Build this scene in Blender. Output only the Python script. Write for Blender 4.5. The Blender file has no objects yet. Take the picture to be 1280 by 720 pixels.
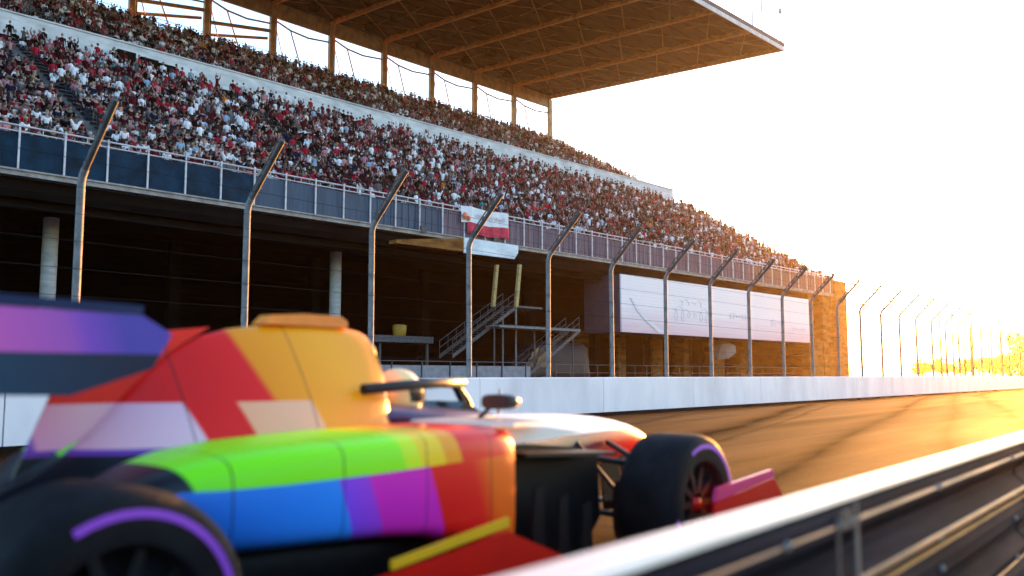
import bpy, bmesh, math, random
import numpy as np
from mathutils import Vector, Matrix
from math import radians as R, sin, cos, tan, pi, atan, sqrt
random.seed(7); rng = np.random.default_rng(7)
D = bpy.data; scene = bpy.context.scene; COL = scene.collection

# ------------------------------------------------------------------ camera
TH = R(39.92)                     # the track runs along +Y; the camera looks this far to its left
PITCH = atan(109/1100)
cam_d = D.cameras.new('camera'); cam = D.objects.new('camera', cam_d); COL.objects.link(cam)
cam_d.lens = 36*1100/1280; cam_d.sensor_width = 36
cam_d.clip_start = 0.05; cam_d.clip_end = 5000
cam.location = (0, 0, 1.0)
cam.rotation_euler = (pi/2 + PITCH, 0, TH)
cam_d.dof.use_dof = True; cam_d.dof.focus_distance = 42; cam_d.dof.aperture_fstop = 1.2
cam_d.dof.aperture_blades = 7
scene.camera = cam

# ------------------------------------------------------------------ sky and sun
SUN_EL = R(5.2); SUN_AZ = R(7.5)   # azimuth to the left of +Y
w = D.worlds.new('World'); scene.world = w; w.use_nodes = True
nt = w.node_tree; bg = nt.nodes['Background']
sky = nt.nodes.new('ShaderNodeTexSky'); sky.sky_type = 'NISHITA'; sky.sun_disc = False
sky.sun_elevation = SUN_EL; sky.sun_rotation = -SUN_AZ
sky.air_density = 1.0; sky.dust_density = 1.6; sky.ozone_density = 2.5
nt.links.new(sky.outputs['Color'], bg.inputs['Color']); bg.inputs['Strength'].default_value = 0.15
sl = D.lights.new('sun', 'SUN'); sl.energy = 3.2; sl.angle = R(0.6); sl.color = (1.0, 0.39, 0.075)
so = D.objects.new('sun', sl); COL.objects.link(so)
sdir = Vector((-sin(SUN_AZ)*cos(SUN_EL), cos(SUN_AZ)*cos(SUN_EL), sin(SUN_EL)))
so.rotation_euler = sdir.to_track_quat('Z', 'Y').to_euler(); so.location = (0, 60, 40)
vs = scene.view_settings
vs.view_transform = 'Standard'; vs.look = 'None'; vs.gamma = 1; vs.use_curve_mapping = False
vs.exposure = 3.05

# ------------------------------------------------------------------ materials
MATS = {}
def mat(name, col, rough=.6, metal=0., var=.15, scale=3., bump=0., bscale=None, spec=.5, coat=0., stretch=(1,1,1), col2=None):
    if name in MATS: return MATS[name]
    m = D.materials.new(name); m.use_nodes = True; n = m.node_tree.nodes; l = m.node_tree.links
    p = n['Principled BSDF']; p.inputs['Roughness'].default_value = rough; p.inputs['Metallic'].default_value = metal
    p.inputs['Specular IOR Level'].default_value = spec; p.inputs['Coat Weight'].default_value = coat
    tc = n.new('ShaderNodeTexCoord'); mp = n.new('ShaderNodeMapping'); mp.inputs['Scale'].default_value = stretch
    l.new(tc.outputs['Object'], mp.inputs['Vector'])
    nz = n.new('ShaderNodeTexNoise'); nz.inputs['Scale'].default_value = scale; nz.inputs['Detail'].default_value = 6
    nz.inputs['Roughness'].default_value = .6
    l.new(mp.outputs['Vector'], nz.inputs['Vector'])
    mx = n.new('ShaderNodeMix'); mx.data_type = 'RGBA'
    c2 = col2 or tuple(c*(1-2*var) for c in col)
    mx.inputs['A'].default_value = (*[min(1, c*(1+var)) for c in col], 1); mx.inputs['B'].default_value = (*c2, 1)
    rp = n.new('ShaderNodeMapRange'); rp.inputs['From Min'].default_value = .35; rp.inputs['From Max'].default_value = .7
    l.new(nz.outputs['Fac'], rp.inputs['Value']); l.new(rp.outputs['Result'], mx.inputs['Factor'])
    l.new(mx.outputs['Result'], p.inputs['Base Color'])
    rr = n.new('ShaderNodeMapRange'); rr.inputs['To Min'].default_value = max(.03, rough-.08); rr.inputs['To Max'].default_value = min(1, rough+.1)
    l.new(nz.outputs['Fac'], rr.inputs['Value']); l.new(rr.outputs['Result'], p.inputs['Roughness'])
    if bump:
        b = n.new('ShaderNodeBump'); b.inputs['Strength'].default_value = 1; b.inputs['Distance'].default_value = bump
        n2 = n.new('ShaderNodeTexNoise'); n2.inputs['Scale'].default_value = bscale or scale*6; n2.inputs['Detail'].default_value = 4
        l.new(mp.outputs['Vector'], n2.inputs['Vector']); l.new(n2.outputs['Fac'], b.inputs['Height']); l.new(b.outputs['Normal'], p.inputs['Normal'])
    MATS[name] = m; return m

M_conc = mat('concrete', (.36,.35,.33), .85, bump=.01, scale=.6, var=.2)
M_step = mat('step_concrete', (.16,.155,.16), .9, scale=.8, var=.25)
M_white = mat('white_wall_paint', (.90,.81,.83), .6, scale=.7, var=.07, bump=.004, bscale=8, stretch=(1,1,.4), col2=(.74,.66,.69))
M_tier = mat('tier_wall_paint', (.86,.88,.90), .8, scale=.5, var=.04, stretch=(1,1,3), col2=(.52,.55,.58))
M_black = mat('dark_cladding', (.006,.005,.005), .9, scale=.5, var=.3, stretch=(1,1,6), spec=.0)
M_under = mat('near_black_concrete', (.008,.0065,.006), .95, scale=.4, var=.3, spec=.1)  # concrete toned nearly black, mostly for the undercroft
M_galv = mat('galvanised_steel', (.20,.195,.20), .75, .1, scale=6, var=.2)
M_galvd = mat('weathered_steel', (.085,.08,.085), .65, .3, scale=6, var=.25)
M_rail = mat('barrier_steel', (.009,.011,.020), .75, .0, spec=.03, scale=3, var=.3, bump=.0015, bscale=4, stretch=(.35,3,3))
M_lip = mat('sunlit_steel_edge', (.70,.36,.12), .35, .5, scale=4, var=.25, stretch=(.5,3,3))  # low sun's gold line along the beam tops, put into the colour
M_lipd = mat('lit_brown_ridge', (.16,.06,.02), .5, .3, scale=4, var=.4, stretch=(.5,3,3))  # brown gleam on the corrugations, painted as strips
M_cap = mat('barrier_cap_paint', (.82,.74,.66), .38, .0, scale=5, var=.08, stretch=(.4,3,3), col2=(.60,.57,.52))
M_ochre = mat('ochre_steel_paint', (.62,.36,.12), .55, .0, scale=1.2, var=.22)
M_rust = mat('rust_brown_decking', (.075,.018,.004), .75, .0, scale=.5, var=.35, stretch=(1,4,1), spec=.2)
M_chord = mat('orange_steel_paint', (.72,.32,.10), .6, .0, spec=.15, scale=1.5, var=.2)
M_brace = mat('pale_steel_paint', (.38,.18,.07), .6, .0, spec=.15, scale=1.5, var=.2)
M_pinkrail = mat('pale_rail_paint', (.62,.56,.58), .5, .2, scale=3, var=.12)
M_blue = mat('blue_panel', (.002,.026,.055), .6, .0, spec=.15, scale=1.1, var=.3)
M_slate = mat('slate_panel', (.065,.075,.10), .5, scale=1.1, var=.3)
M_brown = mat('tan_block', (.28,.115,.032), .9, spec=.1, scale=.8, var=.3, stretch=(1,1,3))
M_purple = mat('dark_purple_cladding', (.050,.036,.055), .7, scale=1, var=.15)
M_yellow = mat('yellow_plastic', (.34,.17,.005), .5, var=.1)
M_ground = mat('service_asphalt', (.020,.019,.020), .9, scale=.3, var=.3)
M_leaf = mat('leaf', (.07,.055,.012), .7, scale=.6, var=.35)
M_trunk = mat('bark', (.12,.085,.055), .9, scale=3, var=.3)
M_glass = mat('dark_glass', (.02,.022,.025), .12, spec=.7, var=.05)
M_van = mat('grey_van_paint', (.022,.022,.027), .5, spec=.2, scale=1, var=.1)
M_pole = mat('mast_paint', (.45,.44,.44), .5, .3, var=.1)

# ------------------------------------------------------------------ geometry helpers
class MB:
    def __init__(s): s.v=[]; s.f=[]; s.m=[]; s.sm=[]
    def add(s, vs_, fs_, mi=0, smooth=False):
        o=len(s.v); s.v += [tuple(x) for x in vs_]; s.f += [tuple(i+o for i in f) for f in fs_]
        s.m += [mi]*len(fs_); s.sm += [smooth]*len(fs_); return s
    def box(s, a, b, mi=0):
        x0,y0,z0=[min(a[i],b[i]) for i in range(3)]; x1,y1,z1=[max(a[i],b[i]) for i in range(3)]
        return s.add([(x0,y0,z0),(x1,y0,z0),(x1,y1,z0),(x0,y1,z0),(x0,y0,z1),(x1,y0,z1),(x1,y1,z1),(x0,y1,z1)],
            [(0,3,2,1),(4,5,6,7),(0,1,5,4),(1,2,6,5),(2,3,7,6),(3,0,4,7)], mi)
    def extr(s, prof, d0, d1, axis=0, mi=0, caps=True, smooth=False):
        # closed profile (two coords) swept along axis
        n=len(prof); V=[]
        for d in (d0,d1):
            for p in prof:
                q=[p[0],p[1]]; q.insert(axis,d); V.append(tuple(q))
        F=[(i,(i+1)%n,n+(i+1)%n,n+i) for i in range(n)]
        s.add(V,F,mi,smooth)
        if caps: s.add(V[:n],[tuple(range(n))[::-1]],mi); s.add(V[n:],[tuple(range(n))],mi)
        return s
    def tube(s, pts, r, n=8, mi=0, smooth=True, caps=True):
        pts=[Vector(p) for p in pts]; rs = r if isinstance(r,(list,tuple)) else [r]*len(pts)
        rings=[]; up=None
        for i,p in enumerate(pts):
            t=(pts[min(i+1,len(pts)-1)]-pts[max(i-1,0)]).normalized()
            if up is None: up = Vector((0,0,1)) if abs(t.z)<.9 else Vector((1,0,0))
            a=t.cross(up).normalized(); b=a.cross(t).normalized(); up=b
            rings.append([p+(a*cos(2*pi*k/n)+b*sin(2*pi*k/n))*rs[i] for k in range(n)])
        return s.loft(rings, mi, smooth, caps)
    def loft(s, rings, mi=0, smooth=True, caps=True):
        n=len(rings[0]); V=[p for r in rings for p in r]
        F=[(i*n+k,i*n+(k+1)%n,(i+1)*n+(k+1)%n,(i+1)*n+k) for i in range(len(rings)-1) for k in range(n)]
        s.add(V,F,mi,smooth)
        if caps:
            s.add(rings[0],[tuple(range(n))[::-1]],mi,False); s.add(rings[-1],[tuple(range(n))],mi,False)
        return s
    def lathe(s, prof, c=(0,0,0), axis='y', n=40, mi=0, smooth=True):
        # prof: (radius, along)
        V=[];m=len(prof)
        for k in range(n):
            a=2*pi*k/n
            for r,h in prof:
                if axis=='y': V.append((c[0]+r*cos(a),c[1]+h,c[2]+r*sin(a)))
                else: V.append((c[0]+r*cos(a),c[1]+r*sin(a),c[2]+h))
        F=[(k*m+j,k*m+j+1,((k+1)%n)*m+j+1,((k+1)%n)*m+j) for k in range(n) for j in range(m-1)]
        return s.add(V,F,mi,smooth)
    def ball(s,c,r,mi=0,nu=12,nv=8):
        rx,ry,rz = r if isinstance(r,(tuple,list)) else (r,r,r)
        V=[(c[0],c[1],c[2]-rz)];
        for j in range(1,nv):
            b=-pi/2+pi*j/nv
            for i in range(nu): V.append((c[0]+rx*cos(b)*cos(2*pi*i/nu),c[1]+ry*cos(b)*sin(2*pi*i/nu),c[2]+rz*sin(b)))
        V.append((c[0],c[1],c[2]+rz)); F=[]
        for i in range(nu): F.append((0,1+(i+1)%nu,1+i))
        for j in range(nv-2):
            for i in range(nu):
                a=1+j*nu+i;b2=1+j*nu+(i+1)%nu; F.append((a,b2,b2+nu,a+nu))
        t=len(V)-1
        for i in range(nu): F.append((t,1+(nv-2)*nu+i,1+(nv-2)*nu+(i+1)%nu))
        return s.add(V,F,mi,True)
    def mesh(s, name, mats):
        me=D.meshes.new(name); me.from_pydata(s.v,[],s.f)
        for m in (mats if isinstance(mats,(list,tuple)) else [mats]): me.materials.append(m)
        me.polygons.foreach_set('material_index', s.m); me.polygons.foreach_set('use_smooth', s.sm)
        me.update(); return me
    def build(s, name, mats, parent=None, bevel=0):
        me=s.mesh(name,mats)
        bm=bmesh.new(); bm.from_mesh(me); bmesh.ops.recalc_face_normals(bm, faces=bm.faces)
        if bevel: bmesh.ops.bevel(bm, geom=[e for e in bm.edges if e.is_manifold and e.calc_face_angle(0)>.5], offset=bevel, segments=2, affect='EDGES')
        bm.to_mesh(me); bm.free()
        o=D.objects.new(name,me); COL.objects.link(o)
        if parent is not None: o.parent=parent
        return o
def tag(o, label=None, cat=None, group=None, kind=None):
    if label: o['label']=label
    if cat: o['category']=cat
    if group: o['group']=group
    if kind: o['kind']=kind
    return o
def place(o, frame, a, b, z=0):
    """frame 'T': a along the track, b to its left;  frame 'S': the grandstand's own axes"""
    if frame=='T': o.location=(-b, a, z); o.rotation_euler=(0,0,R(90))
    else:
        o.location=(a*sin(DS)-b*cos(DS), a*cos(DS)+b*sin(DS), z); o.rotation_euler=(0,0,R(90)-DS)
    return o
DS = R(3.99)
def thing(name, label, cat, frame='T', a=0, b=0, z=0, group=None):
    o=D.objects.new(name,None); COL.objects.link(o); o.empty_display_size=.3
    place(o,frame,a,b,z); return tag(o,label,cat,group)
def copy_tree(o, parent=None):
    c=o.copy(); COL.objects.link(c); c.parent=parent
    for ch in o.children: copy_tree(ch,c)
    return c

# ================================================================== THE SETTING
# ground
g=MB().add([(-700,-300,-.02),(700,-300,-.02),(700,900,-.02),(-700,900,-.02)],[(0,1,2,3)]).build('ground', M_ground); tag(g,kind='structure')
# track: one long strip of worn asphalt
m=D.materials.new('track_asphalt'); m.use_nodes=True; n=m.node_tree.nodes; l=m.node_tree.links; p=n['Principled BSDF']
tc=n.new('ShaderNodeTexCoord')
def nz(scale, st, det=5, rough=.6):
    mp=n.new('ShaderNodeMapping'); mp.inputs['Scale'].default_value=st; l.new(tc.outputs['Object'],mp.inputs['Vector'])
    t=n.new('ShaderNodeTexNoise'); t.inputs['Scale'].default_value=scale; t.inputs['Detail'].default_value=det; t.inputs['Roughness'].default_value=rough
    l.new(mp.outputs['Vector'],t.inputs['Vector']); return t.outputs['Fac']
def mr(v,a,b,c,d):
    t=n.new('ShaderNodeMapRange'); t.inputs['From Min'].default_value=a; t.inputs['From Max'].default_value=b
    t.inputs['To Min'].default_value=c; t.inputs['To Max'].default_value=d; l.new(v,t.inputs['Value']); return t.outputs['Result']
def mth(op,a,b):
    t=n.new('ShaderNodeMath'); t.operation=op
    for i,x in enumerate((a,b)):
        if isinstance(x,(int,float)): t.inputs[i].default_value=x
        else: l.new(x,t.inputs[i])
    return t.outputs[0]
long_=nz(1.0,(.02,1.1,1)); patch=nz(.35,(.5,1,1)); grain=nz(60,(1,1,1),3,.7)
rub=mr(long_,.42,.62,0,1)
base=n.new('ShaderNodeMix'); base.data_type='RGBA'; base.inputs['A'].default_value=(.040,.0155,.0035,1); base.inputs['B'].default_value=(.028,.013,.0045,1)
l.new(rub,base.inputs['Factor'])
b2=n.new('ShaderNodeMix'); b2.data_type='RGBA'; b2.blend_type='MULTIPLY'; b2.inputs['Factor'].default_value=1
l.new(base.outputs['Result'],b2.inputs['A']); l.new(mr(patch,.3,.7,.7,1.25),b2.inputs['B']); sxy=n.new('ShaderNodeSeparateXYZ'); l.new(tc.outputs['Object'],sxy.inputs[0]); X_,Y_=sxy.outputs['X'],sxy.outputs['Y']
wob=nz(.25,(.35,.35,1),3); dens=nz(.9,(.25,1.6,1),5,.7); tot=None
for (L0,kk,ww,st_) in ((3.2,.284,.42,1.),(1.86,.222,.36,.9),(.2,.233,.22,.75),(-1.3,.239,.30,.8),(5.2,.30,.22,.7),(-4.,.20,.35,.7),(7.0,.02,.35,.6),(4.6,.01,.30,.5),(2.9,.27,.12,.7)):
    c0=mth('ADD',mth('MULTIPLY',X_,kk),L0); c0=mth('ADD',c0,mth('MULTIPLY',wob,.8)); dd=mth('ABSOLUTE',mth('SUBTRACT',Y_,mth('ADD',c0,-.4)),0)
    mk_=mth('MULTIPLY',mr(dd,0,ww*1.7,1,0),st_); tot=mk_ if tot is None else mth('MAXIMUM',tot,mk_)
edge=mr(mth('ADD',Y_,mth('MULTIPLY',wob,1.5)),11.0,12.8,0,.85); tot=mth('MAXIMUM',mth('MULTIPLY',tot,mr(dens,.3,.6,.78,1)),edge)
l.new(mr(tot,.05,.9,.034,.002),p.inputs['Specular IOR Level'])
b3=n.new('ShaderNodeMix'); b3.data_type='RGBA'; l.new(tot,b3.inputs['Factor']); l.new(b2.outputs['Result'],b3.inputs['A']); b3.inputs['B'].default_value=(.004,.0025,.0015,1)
sp_n=n.new('ShaderNodeTexNoise'); sp_n.inputs['Scale'].default_value=45; sp_n.inputs['Detail'].default_value=2; l.new(tc.outputs['Object'],sp_n.inputs['Vector'])
b4=n.new('ShaderNodeMix'); b4.data_type='RGBA'; b4.blend_type='MULTIPLY'; b4.inputs['Factor'].default_value=1; l.new(b3.outputs['Result'],b4.inputs['A']); l.new(mr(sp_n.outputs['Fac'],.35,.65,.6,1.4),b4.inputs['B'])
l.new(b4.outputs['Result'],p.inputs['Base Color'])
l.new(mth('ADD',mr(patch,.3,.7,.80,.9),mr(long_,.4,.65,-.04,.08)),p.inputs['Roughness'])
p.inputs['Specular IOR Level'].default_value=.05; p.inputs['Specular Tint'].default_value=(1,.55,.18,1)  # golden sun glare put into the asphalt's specular tint
bp=n.new('ShaderNodeBump'); bp.inputs['Distance'].default_value=.003
across=nz(1.6,(2.2,.25,1),4)
l.new(mth('ADD',grain,mth('MULTIPLY',across,5.0)),bp.inputs['Height']); l.new(bp.outputs['Normal'],p.inputs['Normal'])
M_track=m
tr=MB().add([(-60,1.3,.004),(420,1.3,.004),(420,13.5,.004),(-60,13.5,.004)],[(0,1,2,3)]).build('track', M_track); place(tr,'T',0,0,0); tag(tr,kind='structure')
# verge between the wall and the grandstand is the ground sheet; a strip on the near side of the track
o=MB().add([(-60,-30,0),(420,-30,0),(420,1.294,0),(-60,1.294,0)],[(0,1,2,3)]).build('verge',M_ground); place(o,'T',0,0,0); tag(o,kind='structure')

# ---- far wall
WL=13.5; WH=.945
t=thing('track_wall','long white painted concrete wall along the far track edge, below the catch fence','wall','T',0,WL)
mb=MB(); prof=[(0,.0),(.34,.0),(.30,.30),(.26,WH),(.03,WH),(.0,WH-.02)]
for k in range(-6,70): mb.extr(prof,k*5.0+.012,k*5.0+4.988,0)
mb.build('wall_body',M_white,t)
mb=MB(); mb.box((-30,.04,.02),(350,.24,WH-.03)); mb.build('joint_filler',M_conc,t)

# ---- catch fence on the wall
fy0=5.97; fs=2.94; FB=4.05
t=thing('catch_fence','tall steel debris fence on the white wall, post tops bent over the track','fence','T',0,WL+.14)
post=MB().tube([(0,0,WH),(0,0,FB-.12),(0,-.04,FB),(0,-.12,FB+.10)],.06,10)
post.box((-.09,-.09,WH),(.09,.09,WH+.02)); 
for q in range(5): post.lathe([(.063,0),(.063,.02)],(0,0,WH+.4+q*.62),'z',10)
arm=MB()
arm.tube([(0,-.06,FB+.03),(0,-1.02,FB+1.0)],.05,8)
arm.tube([(0,-.02,FB+.12),(0,-.92,FB+1.06)],.018,6)
for q in range(6):
    f=.08+q*.17; arm.box((-.03,-.06-.96*f-.05,FB+.03+.97*f),(.03,-.06-.96*f+.03,FB+.03+.97*f+.10))
p0=post.build('post',M_galv,t); a0=arm.build('post_arm',M_galvd,p0)
for k in range(-2,45):
    if k==-2: pp=p0
    else:
        pp=p0.copy(); COL.objects.link(pp); aa=a0.copy(); COL.objects.link(aa); aa.parent=pp
    pp.location=(fy0+fs*k,0,0); pp.rotation_euler=(R(random.uniform(-.25,.25)),R(random.uniform(-.4,.4)),0)
cb=MB(); y0,y1=fy0-2*fs,fy0+44*fs
for q in range(7): cb.tube([(y0,-.06,1.35+q*.42),(y1,-.06,1.35+q*.42)],.0035,4,smooth=False)
for q in range(4): cb.tube([(y0,-.25-q*.25,FB+.2+q*.25),(y1,-.25-q*.25,FB+.2+q*.25)],.0035,4,smooth=False)
cb.build('cable',mat('dull_cable',(.02,.02,.02),.9,spec=.05),t)
me=MB()
for q in range(30): me.tube([(y0,-.07,1.0+q*.1),(y1,-.07,1.0+q*.1)],.0007,3,smooth=False,caps=False)
me.build('wire_mesh',mat('dull_cable',(.02,.02,.02)),t)

# ---- near guardrail: three stacked corrugated beams
t=thing('guardrail','corrugated dark steel barrier with pale flat top edge, close in the foreground','guardrail','T',0,.875)
t.rotation_euler=(0,0,R(90+1.12))
def wprof(zt):   # (b, z) toward the camera is -b
    P=[(0,0),(-.035,-.004),(-.060,-.03),(-.064,-.075),(-.03,-.115),(-.008,-.135),(-.008,-.165),(-.03,-.185),(-.064,-.215),(-.060,-.25),(-.035,-.268),(0,-.272)]
    return [(b,zt+z) for b,z in P]+[(b+.004 if abs(b)<.001 else b+.006,zt+z) for b,z in P[::-1]]
segs=[(-6,-.3),(-.33,2.42),(2.39,5.3),(5.27,8.3),(8.27,12.3),(12.27,16.3),(16.27,20.3),(20.27,60)]
for zt in (.662,.38,.10):
    mb=MB()
    for i,(a,b) in enumerate(segs):
        off=.005*(i%2)
        mb.extr([(x-off,z) for x,z in wprof(zt)],a-.12,b+.12,0,smooth=False)
    o=mb.build('corrugated_beam',M_rail,t)
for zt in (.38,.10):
    MB().extr([(-.040,zt-.001),(-.028,zt+.008),(.006,zt+.010),(.010,zt+.0)],-6,60,0).build('edge_highlight',M_lip,t)  # lips added to carry the painted gold sun line
MB().extr([(-.071,.605),(-.066,.612),(-.060,.614),(-.062,.600)],-6,60,0).extr([(-.074,.435),(-.072,.447),(-.066,.452),(-.066,.432)],-6,60,0).build('ridge_highlight',M_lipd,t)  # strips carrying the painted brown gleam
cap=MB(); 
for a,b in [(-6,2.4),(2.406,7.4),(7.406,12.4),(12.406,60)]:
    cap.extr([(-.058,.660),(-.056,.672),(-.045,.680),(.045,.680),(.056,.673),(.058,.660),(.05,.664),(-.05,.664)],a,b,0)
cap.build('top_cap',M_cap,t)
sp=MB(); sp.box((2.33,-.072,.40),(2.345,-.066,.64)); sp.box((2.47,-.072,.40),(2.50,-.066,.655)); sp.box((2.36,-.074,.595),(2.44,-.068,.645))
sp.box((2.33,-.072,.07),(2.36,-.066,.33)); sp.build('splice_plate',M_galvd,t)
bm_=MB().lathe([(0,-.012),(.009,-.012),(.013,-.004),(.013,0)],(0,0,0),'y',10).mesh('bolt',[M_galv])
for a in (.9,2.0,2.36,2.46,3.4,4.8,6):
    for z in (.662-.055,.662-.235,.38-.055,.38-.235):
        o=D.objects.new('bolt',bm_); COL.objects.link(o); o.parent=t; o.location=(a,-.062,z)
for a in (-1.6,.4,2.41,4.4,6.4,8.4,10.4,12.4,14.4,16.4,18.4,20.4):
    MB().box((a-.05,.006,0),(a+.05,.10,.655)).build('post',M_galvd,t)

# ================================================================== GRANDSTAND
K=48.0
UE=2.338*K
zb0,zb1=1+.2134*K,1+.261*K             # balcony band
vw0=1.5*K; zw0=1+.355*vw0; vw1=1.54*K; zw1=1+.380*vw1
vb=2.055*K; zback=1+.4205*vb-1.15
u0=-10.0
GS=thing('grandstand','huge two tier concrete grandstand full of spectators under a brown steel roof','grandstand','S',0,0)
# lower tier
row=.8
def tier(v0,z0,v1,z1):
    nr=int(round((v1-v0)/row)); dv=(v1-v0)/nr; dz=(z1-z0)/nr
    return [(v0+i*dv, z0+i*dz) for i in range(nr)], dv, dz
T1,dv1,dz1=tier(K+.6, zb1-1.15, vw0, zw0-.4)
T2,dv2,dz2=tier(vw1+1.6, zw1-.75, vb, zback)
def tier_mesh(T,dv,dz,thick):
    mb=MB(); pr=[]
    for v,z in T: pr += [(v,z),(v+dv,z)]
    for (v,z),(v2,z2) in zip(T,T[1:]): pass
    top=[]
    for v,z in T: top += [(v,z),(v+dv-.001,z)]
    prof=top+[(top[-1][0],top[-1][1]-thick),(top[0][0],top[0][1]-thick)]
    n_=len(prof); V=[(u,v,z) for u in (u0,UE) for v,z in prof]
    F=[(i,(i+1)%n_,n_+(i+1)%n_,n_+i) for i in range(n_)]
    mb.add(V,F)
    # end caps as strips
    for u in (u0,UE):
        for i,(v,z) in enumerate(T):
            zb=T[0][1]-thick+(T[-1][1]-T[0][1])*(v-T[0][0])/(T[-1][0]+dv-T[0][0]); zc=T[0][1]-thick+(T[-1][1]-T[0][1])*(v+dv-T[0][0])/(T[-1][0]+dv-T[0][0])
            mb.add([(u,v,z),(u,v+dv,z),(u,v+dv,zc),(u,v,zb)],[(0,1,2,3)])
    return mb
tier_mesh(T1,dv1,dz1,1.2).build('lower_tier',M_step,GS)
tier_mesh(T2,dv2,dz2,1.2).build('upper_tier',M_step,GS)
# benches (rows of seats), one mesh per tier
aisles1=[u for u in np.arange(2,UE,17.5)]; aisles2=[u+6 for u in np.arange(2,UE-4,17.5)]
for T,ais,nm in ((T1,aisles1,'lower_seat_rows'),(T2,aisles2,'upper_seat_rows')):
    mb=MB()
    for v,z in T:
        e=[u0]+[x for a in ais for x in (a-.7,a+.7)]+[UE-.4]
        for a,b in zip(e[::2],e[1::2]):
            mb.box((a,v+.42,z+.38),(b,v+.78,z+.44)); 
    mb.build(nm,M_slate,GS)
# divider wall
mb=MB(); mb.box((u0,vw1,zw0-2.2),(UE,vw1+.35,zw1)); mb.box((u0,vw1-.12,zw1),(UE,vw1+.5,zw1+.12)); mb.build('divider_wall',M_tier,GS)
MB().box((u0,vw0-.2,zw0-.9),(UE,vw1+2,zw0-.5)).build('walkway',M_step,GS)
mb=MB(); mb.tube([(u0,vw1+.2,zw1+.75),(UE,vw1+.2,zw1+.75)],.03,6)
for u in np.arange(u0,UE,2.0): mb.tube([(u,vw1+.2,zw1+.1),(u,vw1+.2,zw1+.75)],.022,5)
mb.build('upper_rail',M_galvd,GS)
# vomitory stairs seen as pale side blocks in the upper tier
M_stair=mat('pale_stair_concrete',(.42,.39,.38),.85,scale=1.5,var=.15,stretch=(1,1,5))
for (ua,ub) in ((16.5,25.0),(27.2,33.5),(52,66)):
    mb=MB(); i0=2 if ua<50 else 5
    for i in range(4 if ua<50 else 2):
        v,z=T2[i0+i]; mb.box((ua+i*.9,v-.1,z+.0),(ub,v+dv2-.1,z+.62))
    o=mb.build('stair_block',M_stair,GS)
# balcony band: sill beam, rails, stanchions, panels
mb=MB(); mb.box((u0,K-.15,zb0-.28),(UE,K+.5,zb0)); mb.box((u0,K-.25,zb0-.04),(UE,K-.15,zb0+.05)); 
mb.build('balcony_sill',mat('sill_steel',(.33,.29,.27),.6,.2,scale=2,var=.2),GS)
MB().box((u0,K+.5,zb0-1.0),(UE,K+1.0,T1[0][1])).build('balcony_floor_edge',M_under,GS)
mb=MB(); mb.tube([(u0,K-.05,zb1),(UE,K-.05,zb1)],.055,6); mb.tube([(u0,K-.05,zb1-.30),(UE,K-.05,zb1-.30)],.045,6)
mb.build('balcony_rail',M_pinkrail,GS)
us=[]; x=u0
du=.0455*K
while x<UE-.1:
    us.append(x); mb=MB()
    mb.box((x-.045,K-.13,zb0),(x+.045,K-.04,zb1+.12)); mb.box((x+du/2-.02,K-.1,zb1-.3),(x+du/2+.02,K-.05,zb1)); mb.build('balcony_stanchion',M_pinkrail,GS); x+=du
M_corr=mat('weathered_mesh_sheet',(.17,.12,.14),.75,spec=.1,scale=1.2,var=.45,stretch=(9,1,.25),col2=(.085,.065,.08))
M_corr2=mat('brown_mesh_sheet',(.26,.14,.10),.75,spec=.1,scale=1.2,var=.45,stretch=(9,1,.25),col2=(.13,.075,.06))
M_bs=mat('blue_grey_sheet',(.025,.05,.085),.6,scale=1.2,var=.5,stretch=(5,1,.3),col2=(.02,.04,.07))
for i,x in enumerate(us):
    f=(x-13)/(UE-13)
    mm = M_blue if x<27 else (M_bs if x<41 else (M_corr if x<UE-26 else M_corr2))
    mb=MB(); b=min(x+du-.05,UE-.05)
    N=1 if x<34 else 7
    for j in range(N):
        a_=x+.05+(b-x-.05)*j/N; b_=x+.05+(b-x-.05)*(j+1)/N
        mb.box((a_+.01,K-.02+(.03*(j%2)),zb0+.02),(b_-.012,K+.03+(.03*(j%2)),zb1-.38+(random.uniform(-.06,.02) if N>1 else 0)))
    mb.build('balcony_panel',mm,GS)
# understructure
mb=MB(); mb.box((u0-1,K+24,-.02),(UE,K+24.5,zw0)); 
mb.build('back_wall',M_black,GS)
MB().box((u0-1,K+.7,0),(u0-.4,vb,zback)).build('shade_wall',M_under,GS)  # unseen wall added beyond the frame to keep the undercroft dark
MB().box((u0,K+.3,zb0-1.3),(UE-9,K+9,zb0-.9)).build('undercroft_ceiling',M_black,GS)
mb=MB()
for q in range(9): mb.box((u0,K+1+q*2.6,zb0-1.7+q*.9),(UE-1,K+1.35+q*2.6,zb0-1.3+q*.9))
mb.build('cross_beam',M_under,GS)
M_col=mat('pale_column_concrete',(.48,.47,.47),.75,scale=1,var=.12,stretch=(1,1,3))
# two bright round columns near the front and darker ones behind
def udepth(px,v): 
    d=1100*v/(cos(TH+DS)*(1704-px)); return (d-v*sin(TH+DS))/cos(TH+DS)
for px in (62,423):
    v=K+5.5; u=udepth(px,v)
    mb=MB().tube([(u,v,0),(u,v,10.1)],.42,18); 
    for q in range(1,7): mb.lathe([(.43,0),(.43,.05)],(u,v,q*1.45),'z',18)
    mb.build('column',M_col,GS)
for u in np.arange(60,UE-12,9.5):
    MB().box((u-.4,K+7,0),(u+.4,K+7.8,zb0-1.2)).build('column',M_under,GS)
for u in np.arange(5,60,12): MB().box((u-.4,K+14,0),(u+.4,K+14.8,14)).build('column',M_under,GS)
MB().extr([(K+3.2,0),(K+24,0),(K+24,zb0+10),(K+6,zb0-1.0),(K+3.2,zb0-1.0)],UE-4.2,UE-3.6,0).build('end_wall',M_brown,GS)
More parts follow.
